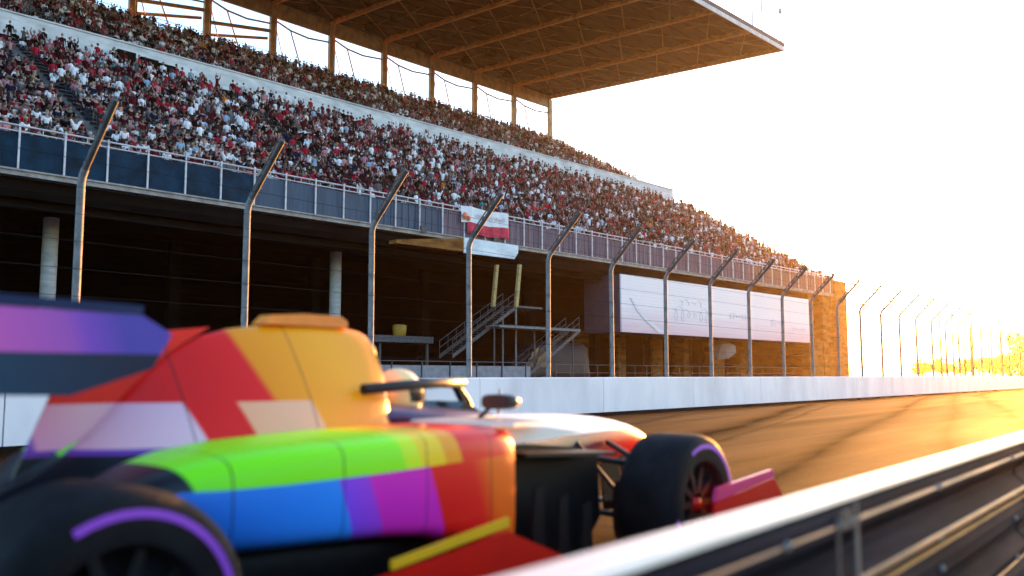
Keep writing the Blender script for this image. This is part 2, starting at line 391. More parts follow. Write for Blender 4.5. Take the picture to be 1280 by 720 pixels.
# end tower of tan block, open slits
mb=MB()
mb.box((UE-3.4,K-.3,0),(UE,K+3.2,zb1-.5)); 
mb.box((UE-10.2,K+.1,0),(UE-8.9,K+1.2,zb0-.3)); mb.box((UE-6.3,K+.1,0),(UE-4.9,K+1.2,zb0-.3))
mb.box((UE-8.9,K+.2,0),(UE-3.4,K+1.0,5.0)); mb.box((UE-8.9,K+.0,5.0),(UE-3.4,K+1.15,5.4)); mb.box((UE-4.9,K+.25,5.4),(UE-3.4,K+1.0,zb0-.3))
mb.build('end_tower',M_brown,GS)
for q in range(6):
    u=UE-18-q*5.2; wd=(1.6,2.4,1.0,2.0,1.3,2.2)[q]
    MB().box((u,K+5+q*.6,0),(u+wd,K+6.2+q*.6,5.4)).build('block_pier',M_brown,GS)
# ------------------------------ roof
RF=1.155*K; zf=38.6*K/40-.15; RB=vb; zr=1+.4855*vb
sp_=7.54*K/40
def zro(v): return zf+(zr-zf)*(v-RF)/(RB-RF)
RO=D.objects.new('roof',None); COL.objects.link(RO); RO.parent=GS
REX=RB+3
mb=MB(); mb.extr([(RF,zf+.75),(REX,zro(REX)+.75),(REX,zro(REX)+1.1),(RF,zf+1.1)],u0,UE+.2,0); 
v=RF+1.5
while v<REX:
    zq=zro(v)+.75; mb.box((u0,v,zq-.16),(UE,v+.25,zq)); v+=2.2
mb.build('decking',M_rust,RO)
ri=[UE-k*sp_ for k in range(int((UE-u0)/sp_)+1)]
for k,u in enumerate(ri):
    rb=MB(); rb.extr([(RF,zf),(REX,zro(REX)),(REX,zro(REX)+.42),(RF,zf+.42)],u-.22,u+.22,0)
    rb.box((u-.1,RF,zf+.42),(u+.1,RF+.3,zf+.95))
    o=rb.build('rib',M_chord,RO)
    br=MB(); nb=11
    for j in range(nb):
        va=RF+(RB-RF)*j/nb; vc=RF+(RB-RF)*(j+.5)/nb; vd=RF+(RB-RF)*(j+1)/nb
        br.tube([(u,va,zro(va)+.4),(u,vc,zro(vc)+.72)],.09,5,smooth=False); br.tube([(u,vc,zro(vc)+.72),(u,vd,zro(vd)+.4)],.09,5,smooth=False)
    br.build('web_member',M_chord,o)
# bracing between ribs
mb=MB()
for k in range(len(ri)-1):
    for j in range(6):
        va=RF+(RB-RF)*(j+.08)/6; vd=RF+(RB-RF)*(j+.92)/6; ua,ub=ri[k],ri[k+1]; um=(ua+ub)/2
        mb.tube([(ua,va,zro(va)+.5),(um,(va+vd)/2,zro((va+vd)/2)+.62),(ub,vd,zro(vd)+.5)],.07,5,smooth=False)
        mb.tube([(ub,va,zro(va)+.5),(um,(va+vd)/2,zro((va+vd)/2)+.62),(ua,vd,zro(vd)+.5)],.07,5,smooth=False)
        if random.random()<.5: mb.tube([(um,va,zro(va)+.65),(um+random.uniform(-1,1),vd,zro(vd)+.5)],.06,5,smooth=False)
mb.build('cross_bracing',M_brace,RO)
# dark drums / floodlights tucked in the roof
for k in range(1,len(ri)-1):
    for f in (.80,.93):
        if random.random()<.7:
            v=RF+(RB-RF)*f; u=ri[k]+sp_*.45
            MB().lathe([(0,.0),(.7,.0),(.8,.35),(.5,.9),(0,.9)],(u,v,zro(v)-.15),'z',16).build('floodlight',M_black,RO)
MB().box((u0,RF-.12,zf+.0),(UE+.25,RF,zf+.62)).build('fascia',mat('pale_fascia',(.70,.60,.54),.5,scale=1,var=.12),RO)
MB().box((u0,RF-.16,zf+.68),(UE+.3,RF-.02,zf+1.15)).build('gutter',M_galvd,RO)
MB().extr([(RF,zf+.1),(REX,zro(REX)+.1),(REX,zro(REX)+1.05),(RF,zf+1.05)],UE+.205,UE+.34,0).build('end_fascia',M_chord,RO)
for u in (UE-.2,UE-5.6,UE-8.2,UE-30,UE-33):
    MB().tube([(u,RF+.1,zf+1.0),(u,RF+.1,zf+7.0 if u<UE-1 else zf+5.6)],.10,6).tube([(u,RF+.1,zf+5.5),(u,RF+.1,zf+6.1)],.27 if u>UE-1 else .10,8).build('mast',M_pole,RO)
# back columns with fascia beam and struts
for k,u in enumerate(ri):
    if u<u0+2: continue
    z0=zback-1
    mb=MB().box((u-.30,RB+.1,z0),(u+.30,RB+.6,zr+.2)); mb.box((u+.42,RB+.2,z0),(u+.62,RB+.5,zr-.1)); mb.build('roof_column',M_ochre,GS)
    if k<len(ri)-1:
        un=ri[k+1]
        MB().box((un+.7,RB+.3,zr-1.5),(u-.3,RB+.6,zr+.72)).build('back_beam',M_ochre,RO)
        st=MB(); zc=zr-2.6
        pts=[(un+.5,RB+.35,zc+.7),(un+sp_*.3,RB+.35,zc),(un+sp_*.6,RB+.35,zc-.25),(u-.4,RB+.35,zc+.1)]
        st.tube(pts,.12,6); st.tube([(un+sp_*.3,RB+.35,zc),(un+sp_*.62,RB+1.8,z0+1.2)],.10,5); st.tube([(un+.6,RB+.35,zc-.4),(un+sp_*.22,RB+.4,z0+1.)],.07,5)
        if k in (6,7,8): st.tube([(un+.5,RB+.35,zc-2.2),(u-.4,RB+.35,zc-.9)],.24,6); st.tube([(un+.5,RB+1.6,zc-3.4),(u-.4,RB+.8,zc-1.8)],.2,6)
        st.build('strut',M_ochre,RO)
mb=MB()
for dz in (.75,1.25): mb.tube([(u0,RB+.25,zback+dz),(UE,RB+.25,zback+dz)],.035,5)
for u in np.arange(u0,UE,2.4): mb.tube([(u,RB+.25,zback-.5),(u,RB+.25,zback+1.25)],.03,5)
mb.build('back_rail',M_galvd,GS)
# ================================================================== THINGS ROUND THE GRANDSTAND
def upx(px,v): return udepth(px,v)
def zpx(px,py,v): return 1+(469-py)/(1704-px)/cos(TH+DS)*v
# billboard
v=K-1.2; ua,ub=upx(782,v),upx(1017,v); zt=zpx(782,342,v); zl=zpx(782,415,v)
t=thing('billboard','wide white advertising billboard with a faint pink lower band, hung under the balcony','billboard','S',ua,v)
Lb=ub-ua; Hb=zt-zl
mb=MB().box((0,.16,zl),(Lb,4.2,zt)); mb.build('casing',M_purple,t)
m=D.materials.new('billboard_print'); m.use_nodes=True; n=m.node_tree.nodes; l=m.node_tree.links; p=n['Principled BSDF']; p.inputs['Roughness'].default_value=.55
tc=n.new('ShaderNodeTexCoord'); sx=n.new('ShaderNodeSeparateXYZ'); l.new(tc.outputs['Object'],sx.inputs[0])
nz_=n.new('ShaderNodeTexNoise'); nz_.inputs['Scale'].default_value=.35; mp=n.new('ShaderNodeMapping'); mp.inputs['Scale'].default_value=(.35,1,6); l.new(tc.outputs['Object'],mp.inputs[0]); l.new(mp.outputs[0],nz_.inputs['Vector'])
ad=n.new('ShaderNodeMath'); ad.operation='MULTIPLY_ADD'; ad.inputs[1].default_value=1.6; l.new(nz_.outputs['Fac'],ad.inputs[0]); l.new(sx.outputs['Z'],ad.inputs[2])
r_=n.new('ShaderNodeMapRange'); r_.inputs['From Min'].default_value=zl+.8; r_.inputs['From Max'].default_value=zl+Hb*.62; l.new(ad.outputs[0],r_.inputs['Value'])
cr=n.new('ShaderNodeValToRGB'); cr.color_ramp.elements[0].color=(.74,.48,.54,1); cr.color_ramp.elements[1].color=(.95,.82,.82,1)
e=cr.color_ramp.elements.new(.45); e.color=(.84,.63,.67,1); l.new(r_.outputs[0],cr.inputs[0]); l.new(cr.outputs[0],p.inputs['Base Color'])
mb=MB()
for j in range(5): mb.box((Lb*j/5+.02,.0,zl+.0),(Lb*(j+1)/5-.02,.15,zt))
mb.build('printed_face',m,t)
M_fp=mat('faded_print',(.78,.72,.74),.6,var=.1); M_fp2=mat('faded_print_pale',(.80,.72,.74),.6,var=.05); M_fp3=mat('faded_print_dark',(.62,.53,.57),.6,var=.05)
mb=MB(); 
P=[(1.3,.60),(2.2,.40),(3.6,.22),(5.6,.03)]
for (a,b),(c,d) in zip(P,P[1:]):
    mb.add([(a,-.012,zl+Hb*b),(a+.22*a,-.012,zl+Hb*b),(c+.22*c,-.012,zl+Hb*d),(c,-.012,zl+Hb*d)],[(0,1,2,3)])
mb.build('stripe',M_fp2,t); mb=MB()
for (a,b),(c,d) in zip(P,P[1:]): mb.tube([(a,-.012,zl+Hb*b),(c,-.012,zl+Hb*d)],.035,4)
mb.build('stripe_outline',M_fp3,t)
mb=MB(); rr_=random.Random(3)
def scrawl(x0,x1,zc,h,nw):   # worn illegible handwriting-like emblem, as faint as in the photograph
    pts=[]; N=nw*14
    for i in range(N):
        s=i/(N-1); ph=s*nw*2*pi
        pts.append((x0+(x1-x0)*s+.32*h*sin(ph),-.012,zc+h*.5*cos(ph)*(.6+.4*sin(s*9))))
    MB().tube(pts,.026,4).build('faded_emblem',M_fp,t)
scrawl(Lb*.22,Lb*.40,zl+Hb*.40,Hb*.30,6); scrawl(Lb*.25,Lb*.37,zl+Hb*.62,Hb*.14,4); scrawl(Lb*.50,Lb*.60,zl+Hb*.45,Hb*.13,6); scrawl(Lb*.74,Lb*.84,zl+Hb*.38,Hb*.16,5); scrawl(Lb*.88,Lb*.97,zl+Hb*.28,Hb*.10,5)
# banner over the balcony rail
v=K-.22; ua=upx(580,v); ub=upx(641,v)
t=thing('banner','white and red cloth banner draped over the balcony railing','banner','S',ua,v)
mb=MB(); N=26; LB=ub-ua
def bw(x): return .05*sin(x*5)+.03*sin(x*11)
def sheet(x0,x1,z0,z1,off,mi=0,sag=0):
    V=[];F=[]
    for th in (0,.012):
        for i in range(N+1):
            x=x0+(x1-x0)*i/N
            for j in range(4): V.append((x, -off+bw(x)-.08+th, z0(x)+(z1(x)-z0(x))*j/3))
    for i in range(N):
        for j in range(3):
            a=i*4+j; F.append((a,a+4,a+5,a+1)); b=a+(N+1)*4; F.append((b,b+1,b+5,b+4))
    mb.add(V,F,mi,True)
zz=lambda f: (lambda x: zb0+f*(zb1-zb0)+.06*sin(x*1.7))
sheet(0,LB*.97,zz(.50),zz(1.04),0,0)
sheet(LB*.12,LB,zz(.16),zz(.52),.015,1)
mb.build('cloth',[mat('white_cloth',(.82,.80,.80),.8,var=.04),mat('red_cloth',(.60,.03,.07),.8,var=.15)],t)
mb=MB()
for (x,z,r) in ((LB*.06,.72,.26),(LB*.13,.66,.20)): mb.lathe([(0,-.014),(r,-.014),(r,0)],(x,-.16,zb0+z*(zb1-zb0)),'y',14)
mb.build('emblem',mat('orange_print',(.75,.16,.06),.7),t)
mb=MB(); x=LB*.30
while x<LB*.9:
    w_=rr_.uniform(.12,.3); mb.box((x,-.17,zb0+.74*(zb1-zb0)),(x+w_,-.155,zb0+(.74+rr_.uniform(.06,.14))*(zb1-zb0))); x+=w_+.14
mb.build('faded_print',M_fp3,t)

# awning panel below the balcony
v=K-.6; ua,ub=upx(500,v),upx(653,v)
t=thing('awning','pale flat canopy slung under the balcony edge beside the dark undercroft','awning','S',ua,v)
zA=zpx(652,303,v)-.15; Lw=ub-ua
MB().extr([(Lw*.52,zA-.05),(Lw,zA-.05),(Lw,zA-.62),(Lw*.965,zA-1.15),(Lw*.52,zA-1.2)],0,.12,1).build('front_sheet',M_tier,t)
MB().extr([(0,zA-.9),(Lw*.52,zA-.1),(Lw*.52,zA-1.1),(0,zA-1.15)],.05,2.6,1).build('soffit',M_brown,t)
MB().box((Lw*.2,.3,zA-.1),(Lw*.24,.5,zA+.4)).box((Lw*.8,.3,zA-.1),(Lw*.84,.5,zA+.4)).build('hanger',M_galvd,t)

# outside staircase with yellow posts
def staircase(name,label,pxa,pya,pxb,pyb,v,wid=1.4):
    ua,ub=upx(pxa,v),upx(pxb,v); za,zb_=zpx(pxa,pya,v),zpx(pxb,pyb,v)
    t=thing(name,label,'staircase','S',ua,v); L=ub-ua; sgn=1 if L>0 else -1
    for y in (0,wid): MB().extr([(0,za-.28),(L,zb_-.28),(L,zb_),(0,za)],y-.04,y+.04,1).build('stringer',M_galvd,t)
    n_=max(6,int(abs(zb_-za)/.19)); mb=MB()
    for i in range(n_): x=L*(i+.5)/n_; z=za+(zb_-za)*(i+.5)/n_; mb.box((x-.13,.03,z-.02),(x+.13,wid-.03,z+.01))
    mb.build('steps',M_galvd,t)
    mb=MB()
    for y in (0,wid):
        for h in (.5,1.0): mb.tube([(0,y,za+h),(L,y,zb_+h)],.028,6)
        for i in range(9): x=L*i/8; z=za+(zb_-za)*i/8; mb.tube([(x,y,z),(x,y,z+1.0)],.022,5)
    mb.build('handrail',M_galvd,t)
    return t,L,za,zb_
t,L,za,zb_=staircase('staircase','steel staircase with handrails and two yellow posts, climbing right under the grandstand',571,443,650,382,K-1.5)
for x,y in ((L,0),(L-1.1,1.4)): MB().extr([(-.13+x,zb_-.1),(.16+x,zb_-.1),(.55+x,zb_+3.2),(.28+x,zb_+3.2)],y-.12,y+.12,1).build('yellow_post',mat('yellow_post_paint',(.42,.27,.09),.5,var=.15),t)
MB().tube([(L,0,0),(L,0,zb_)],.07,8).build('leg',M_galv,t); MB().tube([(L,1.4,0),(L,1.4,zb_)],.07,8).build('leg',M_galv,t)
MB().box((L,-.05,zb_-.15),(L+3,1.5,zb_)).build('landing',M_galvd,t)
t,L,za,zb_=staircase('staircase','lower steel staircase beside the parked van, its long landing beam running left','x' and 666,466,729,412,K-2.5)
MB().box((L-9.2,-.06,zb_-.18),(L+.1,.06,zb_+.02)).box((L-9.2,1.34,zb_-.18),(L+.1,1.46,zb_+.02)).box((L-9.2,.06,zb_-.1),(L+.1,1.34,zb_-.02)).build('landing',M_galv,t)
for x in (L-9,L-4.6,L): MB().tube([(x,.7,0),(x,.7,zb_-.1)],.06,8).build('leg',M_galvd,t)
# parked van
v=K+1.5; ua=upx(648,v); ub=upx(744,v)
t=thing('parked_van','dark grey van parked under the grandstand behind the lower stairs, sloping windscreen to the left','van','S',ua,v)
Lv=ub-ua; Hv=zpx(720,429,v); 
def vs_(x,w_,zt_,zb2=.35): 
    return [Vector((x,1.1+w_*sx_*(1 if zf_<.5 else .9),zb2+(zt_-zb2)*zf_)) for sx_,zf_ in ((-1,0),(1,0),(1.02,.3),(1,.6),(.92,.92),(.75,1),(-.75,1),(-.92,.92),(-1,.6),(-1.02,.3))]
S=[vs_(x*Lv,1.0*ww,z) for x,z,ww in ((0,.9,.85),(.02,1.25,.95),(.14,1.5,1),(.22,Hv*.74,1),(.32,Hv*.93,1),(.48,Hv*.98,1),(.5,Hv,1),(.93,Hv,1),(.98,Hv*.93,.97),(1,Hv*.7,.93))]
MB().loft(S).build('body',M_van,t)
MB().extr([(.155*Lv,1.62),(.225*Lv,Hv*.76),(.315*Lv,Hv*.91),(.24*Lv,1.62)],.06,2.14,1).build('windscreen',M_glass,t)
MB().extr([(.26*Lv,1.65),(.33*Lv,Hv*.86),(.46*Lv,Hv*.86),(.46*Lv,1.65)],.04,.07,1).build('side_window',M_glass,t)
for x in (.2,.8):
    for y in (.1,2.05):
        o=MB().lathe([(.0,-.1),(.2,-.1),(.33,-.12),(.36,-.08),(.36,.08),(.33,.1),(0,.1)],(x*Lv,y,.36),'y',18).build('tyre',mat('rubber',(.02,.02,.02),.8),t)
for y in (.5,1.7): MB().box((-.02,y-.15,.75),(.05,y+.15,.9)).build('headlight',M_glass,t)
# yellow barrel and box
v=K+2; u=upx(511,v); z=zpx(511,420,v)
t=thing('platform','grey steel platform ledge in the undercroft with the yellow bin on it','platform','S',u-7,v)
MB().box((0,-.3,z-.5),(9.5,1.6,z-.02)).box((0,-.35,z-1.3),(.2,-.2,z-.5)).build('deck',M_galvd,t)
for x in (.4,4.8,9.2): MB().box((x-.08,0,0),(x+.08,.16,z-.5)).build('leg',M_galvd,t)
t=thing('yellow_bin','small bright yellow plastic bin standing on the platform in the dark undercroft','bin','S',u,v,z-.02)
MB().loft([[Vector((cos(a)*r1*1.3,.6+sin(a)*r1,zz_)) for a in np.arange(0,2*pi,pi/8)] for r1,zz_ in ((.34,0),(.40,.2),(.44,.62),(.42,.75))]).build('body',M_yellow,t)
MB().loft([[Vector((cos(a)*r1*1.3,.6+sin(a)*r1,zz_)) for a in np.arange(0,2*pi,pi/8)] for r1,zz_ in ((.46,.75),(.47,.79),(.28,.86))]).build('lid',M_yellow,t)
# low paddock rail with pale panels
v=K-6; ua,ub=upx(455,v),upx(668,v)
t=thing('paddock_fence','low railing with pale grey panels behind the track wall','fence','S',ua,v)
Lf=ub-ua; zt=zpx(560,452,v)
M_pp=mat('pale_grey_panel',(.22,.22,.25),.6,scale=2,var=.15)
x=0; i=0
while x<Lf-.2:
    MB().box((x+.06,0,.2),(min(x+2.3,Lf),.04,zt-.25)).build('panel',M_pp,t); x+=2.36
mb=MB().tube([(0,0,zt),(Lf,0,zt)],.035,6)
x=0
while x<=Lf+.1: mb.tube([(x,-.03,0),(x,-.03,zt)],.035,6); x+=2.36
mb.build('rail_and_posts',M_galvd,t)
ua,ub=upx(700,v),upx(1000,v)
t=thing('open_railing','thin open metal railing in front of the undercroft beneath the billboard','railing','S',ua,v)
Lf=ub-ua; zt=zpx(800,457,v); mb=MB()
for h in (1,.66,.35): mb.tube([(0,0,zt*h),(Lf,0,zt*h)],.025,5)
x=0
while x<Lf: mb.tube([(x,0,0),(x,0,zt)],.03,5); x+=1.6
mb.build('bars',M_galvd,t)
# blue grey tarpaulin/umbrella shape by the piers
v=K+.8; u=upx(908,v)
t=thing('parasol','tilted pale folded parasol beside the tan block piers under the billboard','parasol','S',u,v)
zc=zpx(908,438,v); mb=MB(); mb.lathe([(0,.9),(.5,.72),(1.0,.42),(1.45,0),(1.40,-.03),(.9,.36),(0,.8)],(0,0,0),'z',8,smooth=False)
o=mb.build('canopy',mat('beige_canvas',(.30,.22,.17),.9,var=.1),t); o.location=(0,0,zc); o.rotation_euler=(.3,-.75,0)
MB().tube([(0,0,0),(0,0,zc*.55),(.3,0,zc+.4)],.045,8).build('pole',M_galvd,t); MB().lathe([(0,0),(.4,0),(.4,.08),(.06,.14)],(0,0,0),'z',12).build('base',M_galvd,t)
# three dark loudspeakers on the divider wall
for i,px in enumerate((148,178,201)):
    v=vw1-.9; u=upx(px,v); z=zpx(px,(62,72,80)[i],v)
    t=thing('loudspeaker',('leftmost','middle','rightmost')[i]+' of three black loudspeaker boxes hung on the pale wall between the tiers','loudspeaker','S',u,v,z,'loudspeakers on the divider wall')
    MB().extr([(-.1,-.75),(.75,-.55),(.75,.6),(-.1,.6)],-.75,.75,0).build('cabinet',M_black,t,.03)
    MB().box((-.66,-.14,-.6),(.66,-.115,.5)).build('grille',M_under,t)
    MB().box((-.1,.75,.3),(.1,.95,.5)).box((-.1,.3,.6),(.1,.95,.66)).build('bracket',M_galvd,t)

# ================================================================== FAR FENCE POLES AND TREES
pr=MB().tube([(0,0,0),(0,0,5.2)],[.09,.06],8); pm=pr.mesh('pole',[M_galvd])
rr_=random.Random(5); firstp=None
t=thing('paddock_poles','row of straight thin poles with wires beyond the end of the grandstand','fence','T',0,17.5)
for k in range(34):
    o=D.objects.new('pole',pm); COL.objects.link(o); o.parent=t; o.location=(76+k*3.4+rr_.uniform(-.6,.6),rr_.uniform(-1.2,2.4),0); o.scale=(1,1,rr_.uniform(.75,1.25))
mb=MB()
for h in (2.2,3.2,4.2): mb.tube([(76,0,h),(190,0,h)],.02,4)
mb.build('wire',M_galvd,t)
def crown(name,blobs,nleaf,ls,seed,parent):
    g_=np.random.default_rng(seed); V=[];F=[]
    tot=sum(b[3]**2 for b in blobs); pos=[]
    for (x,y,z,r,sq) in blobs:
        n_=int(nleaf*r*r/tot); d=g_.normal(size=(n_,3)); d/=np.linalg.norm(d,axis=1)[:,None]
        rad=r*(.55+.5*g_.random(n_)**.6)*(1+.25*np.sin(d[:,0]*5+seed)*np.cos(d[:,2]*4)); pos.append(np.array([x,y,z])+d*rad[:,None]*np.array([1,1,sq]))
    pos=np.concatenate(pos); N=len(pos); a=g_.normal(size=(N,3)); a/=np.linalg.norm(a,axis=1)[:,None]; b=np.cross(a,g_.normal(size=(N,3))); b/=np.linalg.norm(b,axis=1)[:,None]
    s=ls*(.6+.8*g_.random(N))[:,None]; q=np.stack([pos-a*s,pos+b*s*.6,pos+a*s,pos-b*s*.6],1).reshape(-1,3)
    me=D.meshes.new(name); me.from_pydata(q.tolist(),[],np.arange(4*N).reshape(-1,4).tolist()); me.materials.append(M_leaf)
    o=D.objects.new(name,me); COL.objects.link(o); o.parent=parent; return o
def tree(lab,Y,Lx,h,r,seed,name='tree'):
    t=thing(name,lab,'tree','T',Y,Lx,0,'trees at the far end of the track'); q=random.Random(seed)
    tb=MB().tube([(0,0,0),(.1,0,h*.25),(0,.2,h*.55),(.2,.1,h*.8)],[r*.09,r*.07,r*.05,r*.02],8)
    bl=[(0,0,h*.66,r*.75,.9)]
    for j in range(7):
        a=j*.9+q.random(); d=r*q.uniform(.4,.75); z=h*q.uniform(.42,.85); bl.append((d*cos(a),d*sin(a),z,r*q.uniform(.28,.45),.8)); tb.tube([(0,.1,h*.38),(d*.5*cos(a),d*.5*sin(a),(z+h*.38)/2),(d*cos(a),d*sin(a),z)],[r*.04,r*.03,r*.015],6)
    tb.build('trunk',M_trunk,t); crown('crown',bl,2600,r*.07,seed,t)
def tpx(px,d):   # position from a picture column and a distance along the view axis
    f=1100; Lx=(1565-px)*d*cos(TH)/f; return ((d-Lx*sin(TH))/cos(TH),Lx)
for i,(px,d,h,r,lb) in enumerate([(1284,190,10.5,4.6,'big round tree, the tallest of those at the right edge behind the wall'),(1262,215,6.2,3.2,'low bushy tree just left of the big round tree'),
      (1246,225,5.6,3.4,'second bushy tree to the left of the big round tree'),(1226,230,6.0,3.2,'mid height tree behind the smallest far fence posts'),(1206,240,5.2,3.3,'low wide tree, third from the left of the far tree row'),
      (1180,250,5.6,3.3,'low tree, second from the left of the far tree row'),(1155,255,5.0,3.5,'leftmost low tree of the far tree row, seen between fence posts')]):
    a,b=tpx(px,d); tree(lb,a,b,h,r,i+3)
hd=thing('hedge','long low uneven hedge along the far end of the track','hedge','T',200,24)
bl=[(x_,random.uniform(-2,2),1.6+random.uniform(-.3,.9),random.uniform(1.6,2.6),.8) for x_ in np.arange(-60,120,2.6)]
crown('foliage',bl,16000,.30,77,hd)
# ================================================================== CROWD
SK=[mat('skin_light',(.36,.22,.18),.6,var=.05),mat('skin_tan',(.17,.10,.075),.6,var=.05),mat('skin_dark',(.06,.032,.022),.6,var=.05)]
TOPS=[('dark red',(.11,.008,.016),20),('bright red',(.42,.018,.04),10),('maroon',(.045,.006,.012),20),('black',(.004,.004,.005),32),('white',(.82,.80,.84),17),
      ('light blue',(.34,.45,.60),2),('navy blue',(.01,.014,.04),7),('coral pink',(.55,.22,.25),7),('grey',(.12,.12,.13),5),('orange',(.75,.22,.02),.5),('brown',(.05,.028,.02),5),('teal',(.03,.22,.22),.5)]
TM=[mat('shirt_'+n_.replace(' ','_'),c,.9,var=.08,spec=.05) for n_,c,_ in TOPS]; TW=np.array([t_[2] for t_ in TOPS],float); TW/=TW.sum()
HAIRS=[('black hair',(.012,.010,.009)),('brown hair',(.07,.035,.018)),('fair hair',(.36,.24,.11)),('a white cap',(.75,.75,.77)),('a red cap',(.30,.01,.015)),('a black cap',(.015,.015,.018))]
HM=[mat('head_'+n_.split()[-2]+'_'+n_.split()[-1] if n_.startswith('a ') else 'head_'+n_.replace(' ','_'),c,.8,var=.1) for n_,c in HAIRS]; HW=np.array([.40,.22,.06,.10,.12,.10])
LEGM=[mat('denim',(.012,.018,.035),.9,var=.1),mat('dark_trousers',(.02,.02,.022),.9),mat('beige_trousers',(.14,.11,.08),.9)]
POSES=('seated','seated leaning forward','standing','standing with both arms raised','seated with one arm raised','standing with hands at the face')
def skel(p):
    """joints of a figure facing -y, feet on the step at z = 0, hips at y = .45"""
    sit = p in (0,1,4); lean=.14 if p==1 else 0
    hz=.50 if sit else .93; hy=.52 if sit else .34
    J={'pelvis':(0,hy,hz),'waist':(0,hy-lean*.4,hz+.22),'chest':(0,hy-lean,hz+.42),'neck':(0,hy-lean*1.2,hz+.55),'head0':(0,hy-.02-lean*1.3,hz+.66),'head1':(0,hy-.02-lean*1.3,hz+.78)}
    for s,n_ in ((-1,'l'),(1,'r')):
        J['hip'+n_]=(s*.10,hy,hz-.03)
        if sit: J['knee'+n_]=(s*.13,hy-.42,hz+.02); J['foot'+n_]=(s*.13,hy-.44,.07); J['toe'+n_]=(s*.13,hy-.58,.04)
        else: J['knee'+n_]=(s*.11,hy-.02,.50); J['foot'+n_]=(s*.12,hy,.07); J['toe'+n_]=(s*.13,hy-.15,.04)
        cx,cy,cz=J['chest']; J['sh'+n_]=(s*.19,cy,cz+.04)
        up = p==3 or (p==4 and s==1)
        if up: J['el'+n_]=(s*.30,cy-.08,cz+.27); J['ha'+n_]=(s*.24,cy-.12,cz+.54)
        elif p==5: J['el'+n_]=(s*.27,cy-.16,cz-.12); J['ha'+n_]=(s*.07,cy-.22,cz+.17)
        elif sit: J['el'+n_]=(s*.26,cy-.05,cz-.22); J['ha'+n_]=(s*.12,cy-.28,cz-.30)
        else: J['el'+n_]=(s*.25,cy+.02,cz-.24); J['ha'+n_]=(s*.24,cy-.10,cz-.46)
    return J
EDG=[('pelvis','waist'),('waist','chest'),('chest','neck'),('neck','head0'),('head0','head1')]+[e for n_ in 'lr' for e in (('pelvis','hip'+n_),('hip'+n_,'knee'+n_),('knee'+n_,'foot'+n_),('foot'+n_,'toe'+n_),('chest','sh'+n_),('sh'+n_,'el'+n_),('el'+n_,'ha'+n_))]
RAD={'pelvis':.13,'waist':.115,'chest':.14,'neck':.055,'head0':.088,'head1':.085}
for n_ in 'lr': RAD.update({'hip'+n_:.09,'knee'+n_:.06,'foot'+n_:.042,'toe'+n_:.032,'sh'+n_:.065,'el'+n_:.043,'ha'+n_:.036})
def skin(name,J,edges,grow=0.0,root='pelvis',sub=1,rad=RAD):
    names=[]; 
    for e in edges:
        for k in e:
            if k not in names: names.append(k)
    me=D.meshes.new(name); me.from_pydata([J[k] for k in names],[(names.index(a),names.index(b)) for a,b in edges],[])
    o=D.objects.new(name,me); COL.objects.link(o)
    md=o.modifiers.new('s','SKIN'); md.use_smooth_shade=True
    for i,k in enumerate(names):
        sv=me.skin_vertices[0].data[i]; r=rad[k]*(1+grow*1.0)+ (0.008 if grow else 0); sv.radius=(r,r*(.8 if k in('waist','chest','pelvis') else 1)); sv.use_root=(k==root)
    if sub: o.modifiers.new('d','SUBSURF').levels=sub; o.modifiers[-1].render_levels=sub
    dg=bpy.context.evaluated_depsgraph_get(); em=D.meshes.new_from_object(o.evaluated_get(dg)); em.name=name
    D.objects.remove(o); D.meshes.remove(me)
    em.materials.clear(); em.materials.append(None); return em
PM=[]
for p_ in range(6):
    J=skel(p_)
    body=skin('person_body',J,EDG)
    S={k:tuple(v_) for k,v_ in J.items()}
    se=[('pelvis','waist'),('waist','chest')]+[e for n_ in 'lr' for e in (('chest','sh'+n_),('sh'+n_,'mid'+n_))]
    R2=dict(RAD)
    for n_ in 'lr':
        a,b=Vector(J['sh'+n_]),Vector(J['el'+n_]); S['mid'+n_]=tuple(a.lerp(b,.95)); R2['mid'+n_]=.055; R2['sh'+n_]=.075; 
    R2['chest']=.15; R2['waist']=.135
    shirt=skin('shirt',S,se,.06,'pelvis',1,R2)
    te=[('pelvis','hip'+n_) for n_ in 'lr']+[e for n_ in 'lr' for e in (('hip'+n_,'knee'+n_),('knee'+n_,'ank'+n_))]
    for n_ in 'lr': S['ank'+n_]=tuple(Vector(J['knee'+n_]).lerp(Vector(J['foot'+n_]),.85)); R2['ank'+n_]=.055
    tr_=skin('trousers',S,te,.08,'pelvis',1,R2)
    hx,hy_,hz_=J['head1']
    hr=MB(); hr.ball((hx,hy_+.022,hz_+.02),(.098,.108,.105),0,10,7); hair=hr.mesh('hair',[HM[0]])
    cp=MB(); cp.ball((hx,hy_+.008,hz_+.045),(.102,.112,.085),0,10,6); cp.box((hx-.07,hy_-.19,hz_+.035),(hx+.07,hy_-.08,hz_+.05)); capm=cp.mesh('cap',[HM[3]])
    PM.append((body,shirt,tr_,hair,capm,J))
